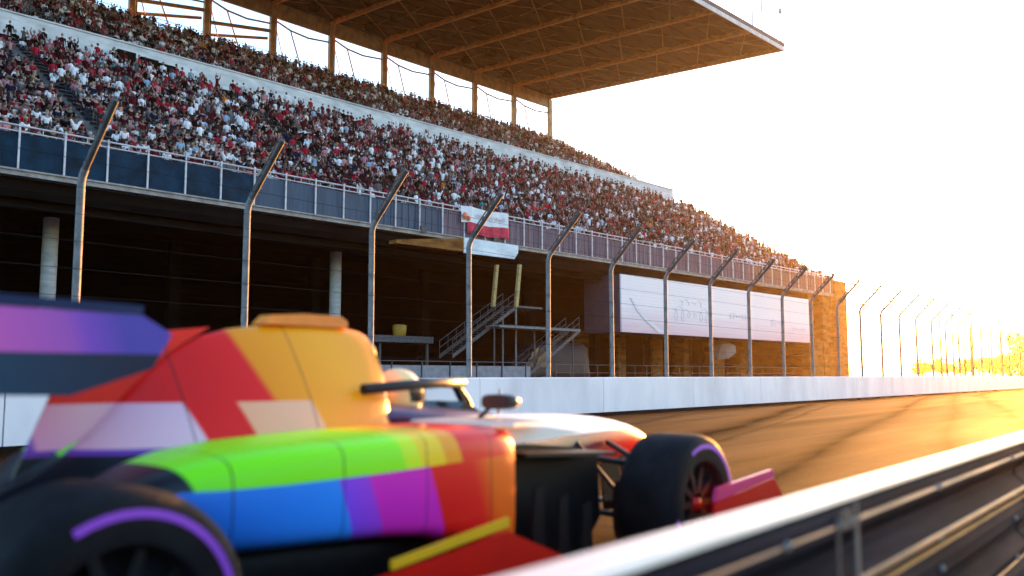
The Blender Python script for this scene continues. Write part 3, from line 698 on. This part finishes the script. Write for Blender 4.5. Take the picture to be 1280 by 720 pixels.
def lowfig(p):
    J=PM[p][5]; mb=MB()
    c=Vector(J['pelvis']); n5=6
    def rg(k,rx,ry,dz=0):
        q=Vector(J[k]); return [q+Vector((rx*cos(2*pi*i/n5),ry*sin(2*pi*i/n5),dz)) for i in range(n5)]
    mb.loft([rg('pelvis',.16,.12,-.05),rg('waist',.155,.12),rg('chest',.20,.13),rg('neck',.08,.07,-.03)],1,True)
    h=Vector(J['head0']).lerp(Vector(J['head1']),.5); mb.ball(h,(.088,.10,.125),0,7,5)
    mb.ball(h+Vector((0,.025,.03)),(.098,.105,.11),3,7,5)
    for n_ in 'lr':
        s_,e_,h_=[Vector(J[k+n_]) for k in('sh','el','ha')]
        mb.tube([s_,e_],[.062,.05],5,1,True); mb.tube([e_,h_],[.04,.034],5,0,True)
        mb.tube([J['hip'+n_],J['knee'+n_]],[.085,.065],5,2,True)
    V=np.array([tuple(v_) for v_ in mb.v]); return V,mb.f,np.array(mb.m)
LOW=[lowfig(p) for p in range(6)]
# every seat on the two tiers
cF=Vector((cos(TH)*0-sin(TH)*1,cos(TH),0)); 
seats=[]
def inblk(u,i):
    if 16.0<u<25.5 and i in(1,2,3,4,5): return u>16+.9*(i-2) 
    if 26.9<u<33.8 and i in(1,2,3,4,5): return True
    if 51.5<u<66.3 and i in(4,5,6): return True
    return False
for ti,(T,ais) in enumerate(((T1,aisles1),(T2,aisles2))):
    for i,(v,z) in enumerate(T):
        u=u0+8+random.random()*.3
        while u<UE-.5:
            if not any(abs(u-a)<.75 for a in ais) and not (ti==1 and inblk(u,i)) and random.random()<(.95 if ti==0 else .93):
                seats.append((ti,i,u+random.uniform(-.08,.08),v+.16+random.uniform(-.06,.06),z))
            u+=random.uniform(.50,.60)
# extra people standing on the walkway in front of the divider wall
u=u0+8
while u<UE-2:
    if random.random()<.45+.45*(sin(u*.8)+sin(u*.31)>.6): seats.append((2,0,u,vw0+.35,zw0-.35))
    u+=random.uniform(.6,1.4)
def proj(x,y,z):
    dx,dy,dz=x,y,z-1
    xr=dx*cos(TH)+dy*sin(TH); fw=-dx*sin(TH)+dy*cos(TH)
    dep=fw*cos(PITCH)+dz*sin(PITCH); up=-fw*sin(PITCH)+dz*cos(PITCH)
    return 640+1100*xr/dep, 360-1100*up/dep, dep
info=[]
for (ti,i,u,v,z) in seats:
    x=u*sin(DS)-v*cos(DS); y=u*cos(DS)+v*sin(DS); px,py,dp=proj(x,y,z+1)
    if -25<px<1300 and py>-40: info.append((dp,px,py,ti,i,u,v,z,x,y))
info.sort(key=lambda a:a[0])
def pick(u,ti,i):
    # loose clusters of the same club colours
    k=rng.choice(len(TOPS),p=TW)
    cl=sin(u*.9+i*1.7)+sin(u*.37-i*.8+ti)
    if cl>1.4 and rng.random()<.5: k=4
    if cl<-1.45 and rng.random()<.5: k=1
    if -.08<cl-1.2<.02 and rng.random()<.5: k=5
    return k
ords=['front','second','third','fourth','fifth','sixth','seventh','eighth','ninth','tenth','eleventh','twelfth','thirteenth','fourteenth','fifteenth','sixteenth','seventeenth','eighteenth','nineteenth','twentieth']
indiv=[a for a in info if a[3]==0 and 4<a[1]<1270 and a[2]>4][:300]
ids=set(id(a) for a in indiv)
cnt={}
indiv.sort(key=lambda a:(a[4],a[1]))
def word(n_):
    ones=['','one','two','three','four','five','six','seven','eight','nine']
    return f'{n_}th' if n_%100 in(11,12,13) else f"{n_}{ {1:'st',2:'nd',3:'rd'}.get(n_%10,'th')}"
for a in indiv:
    dp,px,py,ti,i,u,v,z,x,y=a; cnt[i]=cnt.get(i,0)+1
    p=int(rng.choice(6,p=[.36,.22,.24,.03,.07,.08])); k=pick(u,ti,i); h=int(rng.choice(6,p=HW)); s_=int(rng.choice(3,p=[.5,.32,.18]))
    body,shirt,trs,hair,capm,J=PM[p]
    o=D.objects.new('person',body); COL.objects.link(o)
    o.location=(x,y,z); o.rotation_euler=(0,0,R(90)-DS-pi/2*0+random.uniform(-.35,.35)); sc=random.uniform(.93,1.07); o.scale=(sc*(-1 if False else 1),sc,sc)
    # people face the track: local -y
    rowname = ords[i] if i<len(ords) else word(i+1)
    cells={'seated':'seated','seated leaning forward':'seated, leaning forward','standing':'standing','standing with both arms raised':'standing, both arms up','seated with one arm raised':'seated, one arm up','standing with hands at the face':'standing, hands at face'}
    tag(o,f"{cells[POSES[p]]} spectator in {TOPS[k][0]} top, {rowname} row up, {word(cnt[i])} from left",'person','spectators in the front left of the lower tier')
    o.material_slots[0].link='OBJECT'; o.material_slots[0].material=SK[s_]
    for nm,mesh_,m_ in (('shirt',shirt,TM[k]),('trousers',trs,LEGM[int(rng.integers(3))]),('cap' if h>=3 else 'hair',capm if h>=3 else hair,HM[h])):
        c=D.objects.new(nm,mesh_); COL.objects.link(c); c.parent=o; c.material_slots[0].link='OBJECT'; c.material_slots[0].material=m_
for b in PM:
    for m_ in b[:3]: m_.materials[0]=SK[0]
# the rest of the crowd as one mass
allm=SK+TM+HM+LEGM; oT=3; oH=oT+len(TM); oL=oH+len(HM)
VV=[];LV=[];LS=[];MI=[];base_=0; rest=[a for a in info if id(a) not in ids]
ca0=R(90)-DS
for a in rest:
    dp,px,py,ti,i,u,v,z,x,y=a
    pr_=[.02,.02,.6,.16,.0,.20] if ti==2 else [.40,.22,.22,.03,.05,.08]
    p=int(rng.choice(6,p=pr_)); V,F,Mi=LOW[p]
    an=ca0+rng.uniform(-.4,.4); sc=rng.uniform(.92,1.08)
    c_,s2=cos(an)*sc,sin(an)*sc
    W=np.empty_like(V); W[:,0]=V[:,0]*c_-V[:,1]*s2+x; W[:,1]=V[:,0]*s2+V[:,1]*c_+y; W[:,2]=V[:,2]*sc+z
    VV.append(W); lut=np.array([rng.choice(3,p=[.5,.32,.18]),oT+pick(u,ti,i),oL+rng.integers(3),oH+rng.choice(6,p=HW)]); MI.append(lut[Mi])
    LV.append((p,base_)); base_+=len(V)
flat=[(np.array([x for f in F for x in f]),np.array([len(f) for f in F])) for V,F,M_ in LOW]
loops=np.concatenate([flat[p][0]+b for p,b in LV]); tot=np.concatenate([flat[p][1] for p,b in LV]); st=np.concatenate([[0],np.cumsum(tot)[:-1]])
VV=np.concatenate(VV); MI=np.concatenate(MI)
me=D.meshes.new('crowd'); me.vertices.add(len(VV)); me.vertices.foreach_set('co',VV.astype(np.float32).ravel())
me.loops.add(len(loops)); me.loops.foreach_set('vertex_index',loops.astype(np.int32)); me.polygons.add(len(tot)); me.polygons.foreach_set('loop_start',st.astype(np.int32))
me.polygons.foreach_set('loop_total',tot.astype(np.int32))
for m_ in allm: me.materials.append(m_)
me.polygons.foreach_set('material_index',MI.astype(np.int32)); me.polygons.foreach_set('use_smooth',np.ones(len(tot),bool)); me.update(calc_edges=True); me.validate()
cr_=D.objects.new('crowd',me); COL.objects.link(cr_); tag(cr_,'dense mass of spectators filling both tiers of the grandstand','crowd',kind='stuff')
print('people',len(rest),'individual',len(indiv),'faces',len(tot))
# ================================================================== RACING CAR
CY,CL=1.10,3.15
car=thing('racing_car','multicoloured open wheel racing car with black wheels, red front wing and orange engine cover','racing car','T',CY,CL)
def ramp_mat(name, xr, stops, upper=None, zsplit=None, slope=0., rough=.34, coat=.6):
    """paint livery that runs along the car (object x), a second scheme above zsplit"""
    m=D.materials.new(name); m.use_nodes=True; n=m.node_tree.nodes; l=m.node_tree.links; p=n['Principled BSDF']
    p.inputs['Roughness'].default_value=rough; p.inputs['Coat Weight'].default_value=coat*.05; p.inputs['Coat Roughness'].default_value=.12; p.inputs['Specular IOR Level'].default_value=.25
    tc=n.new('ShaderNodeTexCoord'); s=n.new('ShaderNodeSeparateXYZ'); l.new(tc.outputs['Object'],s.inputs[0])
    def rmp(st):
        a=n.new('ShaderNodeMath'); a.operation='MULTIPLY_ADD'; a.inputs[1].default_value=.35; l.new(s.outputs['Z'],a.inputs[0]); l.new(s.outputs['X'],a.inputs[2])
        r=n.new('ShaderNodeMapRange'); r.inputs['From Min'].default_value=xr[0]; r.inputs['From Max'].default_value=xr[1]; l.new(a.outputs[0],r.inputs['Value'])
        c=n.new('ShaderNodeValToRGB'); e=c.color_ramp.elements
        while len(e)>1: e.remove(e[-1])
        e[0].position=st[0][0]; e[0].color=(*st[0][1],1)
        for q,cc in st[1:]: k=e.new(q); k.color=(*cc,1)
        l.new(r.outputs[0],c.inputs[0]); return c.outputs[0]
    out=rmp(stops)
    if upper:
        zz_=n.new('ShaderNodeMath'); zz_.operation='MULTIPLY_ADD'; zz_.inputs[1].default_value=-slope; l.new(s.outputs['X'],zz_.inputs[0]); l.new(s.outputs['Z'],zz_.inputs[2])
        g_=n.new('ShaderNodeMath'); g_.operation='GREATER_THAN'; g_.inputs[1].default_value=zsplit; l.new(zz_.outputs[0],g_.inputs[0])
        mx=n.new('ShaderNodeMix'); mx.data_type='RGBA'; l.new(g_.outputs[0],mx.inputs['Factor']); l.new(out,mx.inputs['A']); l.new(rmp(upper),mx.inputs['B']); out=mx.outputs['Result']
    if name=='engine_cover_livery':   # black lower body
        q1=n.new('ShaderNodeMath'); q1.operation='LESS_THAN'; q1.inputs[1].default_value=.735; l.new(s.outputs['Z'],q1.inputs[0])
        q2=n.new('ShaderNodeMix'); q2.data_type='RGBA'; l.new(q1.outputs[0],q2.inputs['Factor']); l.new(out,q2.inputs['A']); q2.inputs['B'].default_value=(.008,.008,.012,1); out=q2.outputs['Result']
        q1=n.new('ShaderNodeMath'); q1.operation='COMPARE'; q1.inputs[1].default_value=.735; q1.inputs[2].default_value=.010; l.new(s.outputs['Z'],q1.inputs[0])
        q2=n.new('ShaderNodeMix'); q2.data_type='RGBA'; l.new(q1.outputs[0],q2.inputs['Factor']); l.new(out,q2.inputs['A']); q2.inputs['B'].default_value=(.16,.04,.34,1); out=q2.outputs['Result']
        for xg in (.62,1.12):
            a1=n.new('ShaderNodeMath'); a1.operation='COMPARE'; a1.inputs[1].default_value=xg; a1.inputs[2].default_value=.002; l.new(s.outputs['X'],a1.inputs[0])
            q2=n.new('ShaderNodeMix'); q2.data_type='RGBA'; l.new(a1.outputs[0],q2.inputs['Factor']); l.new(out,q2.inputs['A']); q2.inputs['B'].default_value=(.02,.01,.01,1); out=q2.outputs['Result']
    if name=='sidepod_livery':   # thin pale pinstripes running along the flank
        last=out
        for xg in (.46,.82,1.18,1.53):
            a1=n.new('ShaderNodeMath'); a1.operation='COMPARE'; a1.inputs[1].default_value=xg; a1.inputs[2].default_value=.0022; l.new(s.outputs['X'],a1.inputs[0])
            mm=n.new('ShaderNodeMix'); mm.data_type='RGBA'; l.new(a1.outputs[0],mm.inputs['Factor']); l.new(last,mm.inputs['A']); mm.inputs['B'].default_value=(.01,.01,.01,1); last=mm.outputs['Result']
        out=last
    l.new(out,p.inputs['Base Color']); MATS[name]=m; return m
BK_=(.010,.010,.014); RED=(.80,.012,.008); ORG=(.90,.30,.005); YEL=(.92,.55,.01); GRN=(.22,.80,.005); BLU=(.02,.16,.62); MAG=(.72,.02,.42); PNK=(.85,.30,.50); PUR=(.22,.06,.45); WHT=(.80,.78,.76); NVY=(.004,.01,.04)
M_side=ramp_mat('sidepod_livery',(.30,1.75),[(0,BK_),(.17,BK_),(.175,BLU),(.50,(.03,.24,.80)),(.505,(.25,.06,.70)),(.585,(.40,.05,.60)),(.59,MAG),(.775,MAG),(.78,RED),(.93,RED),(1,(.85,.12,.005))],[(0,BK_),(.20,BK_),(.205,GRN),(.70,(.30,.82,.01)),(.705,(.60,.80,.01)),(.755,(.70,.75,.01)),(.76,YEL),(.835,YEL),(.84,ORG),(.895,ORG),(.90,RED),(1,RED)],.635,.03)
M_eng=ramp_mat('engine_cover_livery',(.0,2.1),[(0,PUR),(.20,PUR),(.21,PNK),(.30,(.82,.40,.50)),(.44,(.80,.45,.55)),(.445,RED),(.53,RED),(.535,(.90,.35,.20)),(.68,(.85,.40,.25)),(.685,ORG),(1,ORG)],[(0,MAG),(.2,RED),(.60,RED),(.615,(.88,.24,.002)),(.80,(.92,.34,.002)),(1,(.90,.28,.002))],.90,0)
M_mono=ramp_mat('chassis_livery',(1.2,4.6),[(0,PUR),(.2,(.30,.04,.30)),(.35,NVY),(.6,NVY),(.8,RED),(1,RED)],[(0,(.75,.55,.25)),(.25,WHT),(.8,WHT),(.88,YEL),(1,ORG)],.665,0)
M_wing=ramp_mat('rear_wing_livery',(-.6,.6),[(0,NVY),(.5,(.01,.05,.10)),(1,NVY)],[(0,MAG),(.60,MAG),(.63,(.62,.10,.42)),(.86,(.35,.08,.42)),(.9,PUR),(1,(.08,.05,.35))],1.065,0)
M_red=mat('wing_red_paint',(.82,.006,.012),.3,var=.04,spec=.3)
M_pink=mat('wing_pink_paint',(.85,.05,.18),.3,var=.04,spec=.3)
M_carb=mat('carbon_fibre',(.006,.006,.007),.4,scale=20,var=.2,spec=.25)
M_floor=mat('floor_red_edge',(.75,.008,.004),.35,var=.06,spec=.3); M_floory=mat('floor_yellow_line',(.90,.45,.01),.35,var=.04)
M_tyre=mat('tyre_rubber',(.007,.007,.009),.7,spec=.12,scale=8,var=.25,bump=.001)
M_rim=mat('dark_wheel_rim',(.05,.05,.06),.3,.8,var=.1); M_pstripe=mat('purple_tyre_band',(.30,.05,.55),.5,var=.05); M_bluem=mat('blue_accent',(.05,.16,.70),.35)
def sec(x,yc,z0,z1,w_,e=3.,n_=24,top=1.):
    P=[]; zc=(z0+z1)/2; hh=(z1-z0)/2
    for i in range(n_):
        a=2*pi*i/n_; ca,sa=cos(a),sin(a)
        yy=w_*abs(ca)**(2/e)*(1 if ca>0 else -1); zz_=hh*abs(sa)**(2/e)*(1 if sa>0 else -1)
        if sa>0: yy*=1-(1-top)*abs(sa)
        P.append(Vector((x,yc+yy,zc+zz_)))
    return P
def smooth_sub(o,lv=1):
    md=o.modifiers.new('s','SUBSURF'); md.levels=lv; md.render_levels=lv; return o
# survival cell and nose
smooth_sub(MB().loft([sec(.55,0,.14,.62,.30,3,top=.7),sec(1.0,0,.12,.74,.38,3,top=.75),sec(1.5,0,.12,.80,.40,3.2,top=.8),sec(1.9,0,.13,.80,.36,3.2,top=.82),sec(2.3,0,.16,.80,.30,3.2,top=.85),sec(2.8,0,.34,.79,.22,3,top=.85),sec(3.25,0,.44,.77,.165,2.8,top=.85),sec(3.6,0,.48,.73,.13,2.6),sec(3.9,0,.50,.66,.10,2.4),sec(4.0,0,.53,.61,.05,2.2)]).build('chassis',M_mono,car))
# cockpit opening rim and headrest
smooth_sub(MB().loft([sec(1.45,0,.76,.90,.24,2.6,top=.6),sec(1.65,0,.77,.87,.29,2.6,top=.7),sec(2.05,0,.77,.845,.27,2.6,top=.7),sec(2.3,0,.765,.82,.2,2.6,top=.7)]).build('cockpit_surround',mat('cockpit_trim',(.06,.03,.09),.4,var=.1),car))
# engine cover with air intake and fin
smooth_sub(MB().loft([sec(-.30,0,.35,.52,.09,2.5),sec(.05,0,.30,.60,.14,2.6,top=.5),sec(.28,0,.25,.72,.22,2.6,top=.45),sec(.40,0,.24,.86,.27,2.4,top=.36),sec(.56,0,.22,1.04,.29,2.2,top=.26),sec(.74,0,.22,1.17,.31,2.2,top=.22),sec(1.0,0,.22,1.215,.33,2.3,top=.24),sec(1.3,0,.22,1.225,.32,2.5,top=.28),sec(1.50,0,.25,1.215,.29,2.6,top=.32),sec(1.55,0,.32,1.205,.26,2.6,top=.35),sec(1.57,0,.6,1.19,.20,2.6,top=.45)]).build('engine_cover',M_eng,car))
MB().extr([(.10,.66),(.35,.80),(.62,1.08),(.80,1.19),(.55,1.16),(.22,.96)],-.005,.005,1).build('fin',M_eng,car)
MB().loft([sec(1.565,0,.98,1.17,.085,2.3),sec(1.60,0,.99,1.16,.08,2.3),sec(1.59,0,1.02,1.13,.055,2.3),sec(1.5,0,1.03,1.12,.05,2.3)]).build('air_intake',M_carb,car)
MB().extr([(1.02,1.212),(1.06,1.25),(1.22,1.262),(1.42,1.262),(1.46,1.24),(1.46,1.21)],-.045,.045,1).build('camera_pod',mat('camera_orange',(.85,.22,.01),.4),car)
# sidepods
for s in (-1,1):
    yc=s*.56
    smooth_sub(MB().loft([sec(-.05,s*.22,.34,.50,.10,2.6),sec(.22,s*.34,.42,.66,.20,2.8),sec(.42,s*.46,.44,.765,.29,4.5),sec(.8,s*.52,.44,.785,.31,6.0),sec(1.25,s*.54,.42,.80,.31,7),sec(1.45,s*.55,.33,.80,.30,7),sec(1.64,s*.55,.27,.80,.29,7),sec(1.70,s*.55,.28,.785,.275,6)],caps=True).build('sidepod',M_side,car))
    MB().loft([sec(1.702,s*.56,.36,.72,.215,5),sec(1.715,s*.56,.37,.71,.205,5)]).build('radiator_inlet',M_carb,car)
    MB().extr([(1.65,s*.20),(1.65,s*.86),(1.95,s*.80),(2.05,s*.35)],.792,.806,2,smooth=False).build('sidepod_top_vane',mat('white_vane',(.80,.76,.70),.3,coat=.4,var=.03),car)
    # turning vanes
    for q in range(3): MB().extr([(1.95+q*.14,.14),(2.05+q*.14,.14),(2.03+q*.14,.52-q*.05),(1.97+q*.14,.50-q*.05)],s*(.70+q*.03),s*(.712+q*.03),1).build('turning_vane',M_carb,car)
# dark undercut body below the pods
for s in (-1,1): smooth_sub(MB().loft([sec(-.1,s*.2,.10,.4,.12,3),sec(.5,s*.34,.10,.48,.22,4),sec(1.3,s*.42,.10,.46,.26,4),sec(1.66,s*.42,.10,.40,.24,4)]).build('undercut',M_carb,car))
for s in (-1,1):
    MB().extr([(1.78,.12),(2.42,.12),(2.62,.30),(2.60,.60),(2.35,.66),(1.95,.70),(1.80,.55)],s*.60,s*.612,1).build('bargeboard',M_carb,car)
    MB().extr([(1.80,.66),(2.5,.62),(2.5,.635),(1.80,.675)],s*.60,s*.80,1).build('bargeboard_fin',M_carb,car)
# floor
MB().extr([(-.25,-.55),(.25,-.62),(.45,-.92),(1.9,-.94),(2.25,-.6),(2.35,-.3),(2.35,.3),(2.25,.6),(1.9,.94),(.45,.92),(.25,.62),(-.25,.55)],.07,.105,2).build('floor',M_carb,car)
for s in (-1,1):
    MB().extr([(.40,.11),(.45,.30),(.9,.34),(1.55,.40),(1.95,.24),(1.95,.11)],s*.90,s*.915,1).build('floor_edge',M_floor,car)
    MB().extr([(.40,.085),(1.98,.085),(1.98,.135),(.40,.13)],s*.916,s*.935,1).build('floor_edge_line',M_floory,car)
    MB().extr([(.95,.355),(1.55,.42),(1.55,.455),(.95,.385)],s*.902,s*.92,1).build('floor_edge_line',M_floory,car)
mb=MB()
for q in range(7): y=-.45+q*.15; mb.extr([(-.5,.30),(-.15,.08),(.05,.08),(-.1,.32)],y,y+.008,1)
mb.extr([(-.5,.30),(-.5,.31),(-.1,.11),(-.1,.10)],-.5,.5,1); mb.build('diffuser',M_carb,car)
MB().tube([(2.55,0,.78),(2.56,0,.93)],[.008,.003],6).build('pitot_tube',M_carb,car)
# wheels
def wheel(x,y,r,w_,front):
    s=1 if y>0 else -1
    h=w_/2
    prof=[(r*.62,-h*.98),(r*.72,-h*1.0),(r*.90,-h*.98),(r*.965,-h*.88),(r*.99,-h*.72),(r,-h*.4),(r,h*.4),(r*.99,h*.72),(r*.965,h*.88),(r*.90,h*.98),(r*.72,h),(r*.62,h*.98)]
    tw=D.objects.new('wheel',None); COL.objects.link(tw); tw.parent=car; tw.location=(x,y,r)
    MB().lathe(prof+[prof[0]],(0,0,0),'y',48).build('tyre',M_tyre,tw)
    mb=MB(); mb.lathe([(r*.64,-h*.96),(r*.60,-h*.9),(r*.58,-h*.3),(r*.58,h*.3),(r*.60,h*.9),(r*.64,h*.96)],(0,0,0),'y',36)
    mb.lathe([(0,s*h*.62),(r*.14,s*h*.62),(r*.16,s*h*.45),(r*.58,s*h*.50),(r*.6,s*h*.9)],(0,0,0),'y',36)
    for q in range(10):
        a=2*pi*q/10; d=Vector((cos(a),0,sin(a))); e_=Vector((-sin(a),0,cos(a)))
        P=[d*r*.15-e_*.018,d*r*.15+e_*.018,d*r*.60+e_*.014,d*r*.60-e_*.014]
        mb.loft([[p_+Vector((0,s*h*.5,0)) for p_ in P],[p_+Vector((0,s*h*.72,0)) for p_ in P]],smooth=False)
    mb.build('rim',M_rim,tw)
    MB().lathe([(0,s*h*.78),(.03,s*h*.78),(.035,s*h*.6)],(0,0,0),'y',12).build('wheel_nut',M_red,tw)
    mb=MB(); yy=s*(h+.0015)
    for a0 in (0.15,0.15+pi):
        N=14; aa=[a0+1.9*i/N for i in range(N+1)]
        V=[(cos(a)*rr,yy+s*o_,sin(a)*rr) for o_ in (0,.0015) for a in aa for rr in (r*.80,r*.86)]
        k=2*(N+1)
        mb.add(V,[(2*i,2*i+2,2*i+3,2*i+1) for i in range(N)]+[(k+2*i,k+2*i+1,k+2*i+3,k+2*i+2) for i in range(N)])
    mb.build('tyre_band',M_pstripe,tw)
    return tw
FA=3.0
wheel(0,-.80,.36,.40,False); wheel(0,.80,.36,.40,False); wheel(FA,-.83,.35,.33,True); wheel(FA,.83,.35,.33,True)
for s in (-1,1):
    # suspension: unequal wishbones, push rod, brake duct
    for (x0,z0,x1,z1) in ((FA-.45,.62,FA,.52),(FA+.35,.60,FA,.52),(FA-.4,.34,FA,.24),(FA+.4,.34,FA,.24)):
        MB().tube([(x0,s*.17,z0),(x1,s*.66,z1)],.016,8).build('wishbone',M_carb,car)
    MB().tube([(FA-.05,s*.62,.26),(FA+.02,s*.18,.62)],.012,8).build('push_rod',M_carb,car)
    MB().loft([sec(FA-.22,s*.62,.16,.46,.04,3),sec(FA+.1,s*.63,.14,.56,.05,3),sec(FA+.24,s*.63,.2,.5,.045,3)]).build('brake_duct',M_carb,car)
    for (x0,z0,x1,z1) in ((.5,.5,0,.50),(-.3,.48,0,.50),(.5,.25,0,.22),(-.25,.25,0,.22)):
        MB().tube([(x0,s*.15,z0),(x1,s*.60,z1)],.016,8).build('wishbone',M_carb,car)
    MB().tube([(0,s*.1,.36),(0,s*.6,.36)],.03,8).build('drive_shaft',M_carb,car)
    # mirrors
    ob=smooth_sub(MB().loft([sec(1.88,s*.56,.85,.912,.085,4),sec(1.90,s*.56,.845,.918,.095,4),sec(1.95,s*.56,.85,.913,.09,3.5),sec(2.0,s*.56,.87,.895,.05,3)]).build('mirror',mat('mirror_shell',(.012,.012,.016),.3),car))
    MB().tube([(1.9,s*.36,.74),(1.92,s*.50,.86)],.010,6).build('mirror_arm',M_carb,car)
# white bodywork shoulder ahead of the sidepod
for s in (-1,1):
    MB().extr([(1.70,.775),(2.05,.77),(2.32,.735),(2.05,.715),(1.70,.70)],s*.50,s*.72,1).build('side_impact_fairing',mat('white_vane',(.8,.76,.7)),car,.01)
# halo
pts=[(1.38,-.25,.94),(1.6,-.27,.955),(1.85,-.25,.965),(2.08,-.17,.965),(2.22,0,.955),(2.08,.17,.965),(1.85,.25,.965),(1.6,.27,.955),(1.38,.25,.94)]
MB().tube(pts,.024,10).build('halo',M_carb,car); MB().loft([sec(2.20,0,.93,.97,.02,2.5),sec(2.30,0,.78,.86,.016,2.5)]).tube([(2.21,0,.955),(2.30,0,.87),(2.36,0,.76)],[.022,.018,.02],8).build('halo_pillar',M_carb,car)
# windscreen lip
MB().extr([(2.1,.80),(2.28,.80),(2.14,.87),(2.12,.87)],-.14,.14,1).build('wind_deflector',M_glass,car)
# steering wheel
mb=MB(); mb.box((1.99,-.13,.70),(2.02,.13,.80)); mb.box((1.985,-.15,.68),(2.025,-.12,.83)); mb.box((1.985,.12,.68),(2.025,.15,.83)); mb.build('steering_wheel',M_carb,car,.006)
# front wing
mb=MB()
def foil(x,z,ch,th,ang,y0,y1,mb,arch=0.):
    P=[]
    for (a,b) in ((0,0),(.08,.5),(.3,.8),(.6,.6),(1,.05),(.6,.1),(.3,.05),(.08,-.25)):
        xx=-a*ch; zz_=b*th; P.append((x+xx*cos(ang)+zz_*sin(ang),z-xx*sin(ang)*1+zz_*cos(ang)))
    N=10; rings=[]
    for i in range(N+1):
        y=y0+(y1-y0)*i/N; rings.append([Vector((px_,y,pz_+arch*(1-(abs(y)/.95)**2))) for px_,pz_ in P])
    mb.loft(rings,smooth=True); return mb
foil(3.92,.12,.26,.035,.08,-1.02,1.02,mb,.05); mb.build('main_plane',M_carb,car)
for i,(x,z,an) in enumerate(((3.74,.17,.35),(3.60,.23,.55))):
    for s in (-1,1): foil(x,z,.15,.02,an,s*.18,s*1.02,MB()).build('flap',[M_red,M_pink][i],car)
for s in (-1,1):
    MB().extr([(3.02,.07),(3.98,.07),(3.98,.20),(3.74,.42),(3.02,.36)],s*1.02,s*1.037,1).build('front_endplate',M_red,car)
    MB().extr([(3.02,.365),(3.74,.425),(3.72,.47),(3.05,.43)],s*1.018,s*1.040,1).build('endplate_edge',M_pink,car)
    MB().extr([(3.15,.20),(3.6,.20),(3.6,.22),(3.15,.22)],s*1.0365,s*1.040,1).build('endplate_line',M_bluem,car)
    MB().extr([(3.68,.14),(3.88,.14),(3.84,.54),(3.62,.54)],s*.075,s*.087,1).build('nose_pylon',M_carb,car)
# rear wing
mb=MB(); foil(.20,1.00,.34,.04,-.12,-.50,.50,mb); mb.build('rear_main_plane',M_carb,car)
mb=MB(); foil(-.06,1.06,.20,.03,.75,-.50,.50,mb); mb.build('rear_flap',mat('navy_paint',(.004,.015,.07),.3,spec=.2),car)
for s in (-1,1):
    MB().extr([(-.38,.95),(.05,.94),(.30,1.02),(.36,1.13),(.26,1.185),(-.38,1.195)],s*.50,s*.514,1).build('rear_endplate',M_wing,car)
    MB().extr([(-.38,1.197),(.26,1.187),(.26,1.215),(-.38,1.23)],s*.498,s*.516,1).build('endplate_trim',mat('navy_paint',(.01,.02,.1)),car)
mb=MB()
for s in (-1,1): mb.extr([(-.28,.50),(-.10,.50),(-.02,1.0),(-.12,1.0)],s*.05,s*.065,1)
mb.build('wing_pillar',M_carb,car)
MB().box((-.56,-.04,.32),(-.5,.04,.42)).build('rain_light',M_carb,car,.005)
# driver
rd={'pelvis':.14,'chest':.17,'neck':.06,'head0':.09,'head1':.09,'shl':.075,'ell':.05,'hal':.04,'shr':.075,'elr':.05,'har':.04,'kneel':.08,'kneer':.08,'footl':.06,'footr':.06}
JJ={'pelvis':(1.35,0,.30),'chest':(1.42,0,.62),'neck':(1.50,0,.76),'head0':(1.54,0,.85),'head1':(1.56,0,.93)}
for s,n_ in ((1,'l'),(-1,'r')): JJ.update({'sh'+n_:(1.48,s*.17,.68),'el'+n_:(1.74,s*.20,.60),'ha'+n_:(1.97,s*.13,.74),'knee'+n_:(2.0,s*.10,.52),'foot'+n_:(2.45,s*.08,.35)})
JJ={k:(x+.25,y,z) for k,(x,y,z) in JJ.items()}
dm=skin('person',JJ,[('pelvis','chest'),('chest','neck'),('neck','head0'),('head0','head1')]+[e for n_ in 'lr' for e in(('chest','sh'+n_),('sh'+n_,'el'+n_),('el'+n_,'ha'+n_),('pelvis','knee'+n_),('knee'+n_,'foot'+n_))],0,'pelvis',1,rd)
dm.materials[0]=mat('navy_race_suit',(.02,.03,.12),.8)
dr=D.objects.new('person',dm); COL.objects.link(dr); place(dr,'T',CY,CL); tag(dr,'driver in dark race suit and yellow helmet, sitting in the racing car behind the halo','person')
mb=MB(); mb.ball((1.805,0,.90),(.135,.12,.135),0,20,14); mb.build('helmet',mat('helmet_yellow',(.85,.60,.22),.2,coat=.6,var=.1),dr)
mb=MB(); mb.lathe([(.1215,-.03),(.1245,0),(.1215,.04)],(1.822,0,.905),'z',24); mb.build('visor',M_glass,dr)

# ================================================================== HAZE
HZ=MB().box((-260,-60,-1.2),(60,420,95)).build('haze',mat('tmp',(1,1,1))); tag(HZ,'warm sunlit evening haze filling the air over the track','haze',kind='stuff')
m=D.materials.new('haze'); m.use_nodes=True; n=m.node_tree.nodes; n.remove(n['Principled BSDF']); pv=n.new('ShaderNodeVolumePrincipled')
pv.inputs['Color'].default_value=(1,.70,.34,1); pv.inputs['Density'].default_value=.0002; pv.inputs['Anisotropy'].default_value=.92
m.node_tree.links.new(pv.outputs[0],n['Material Output'].inputs['Volume']); HZ.data.materials[0]=m; HZ.display_type='WIRE'
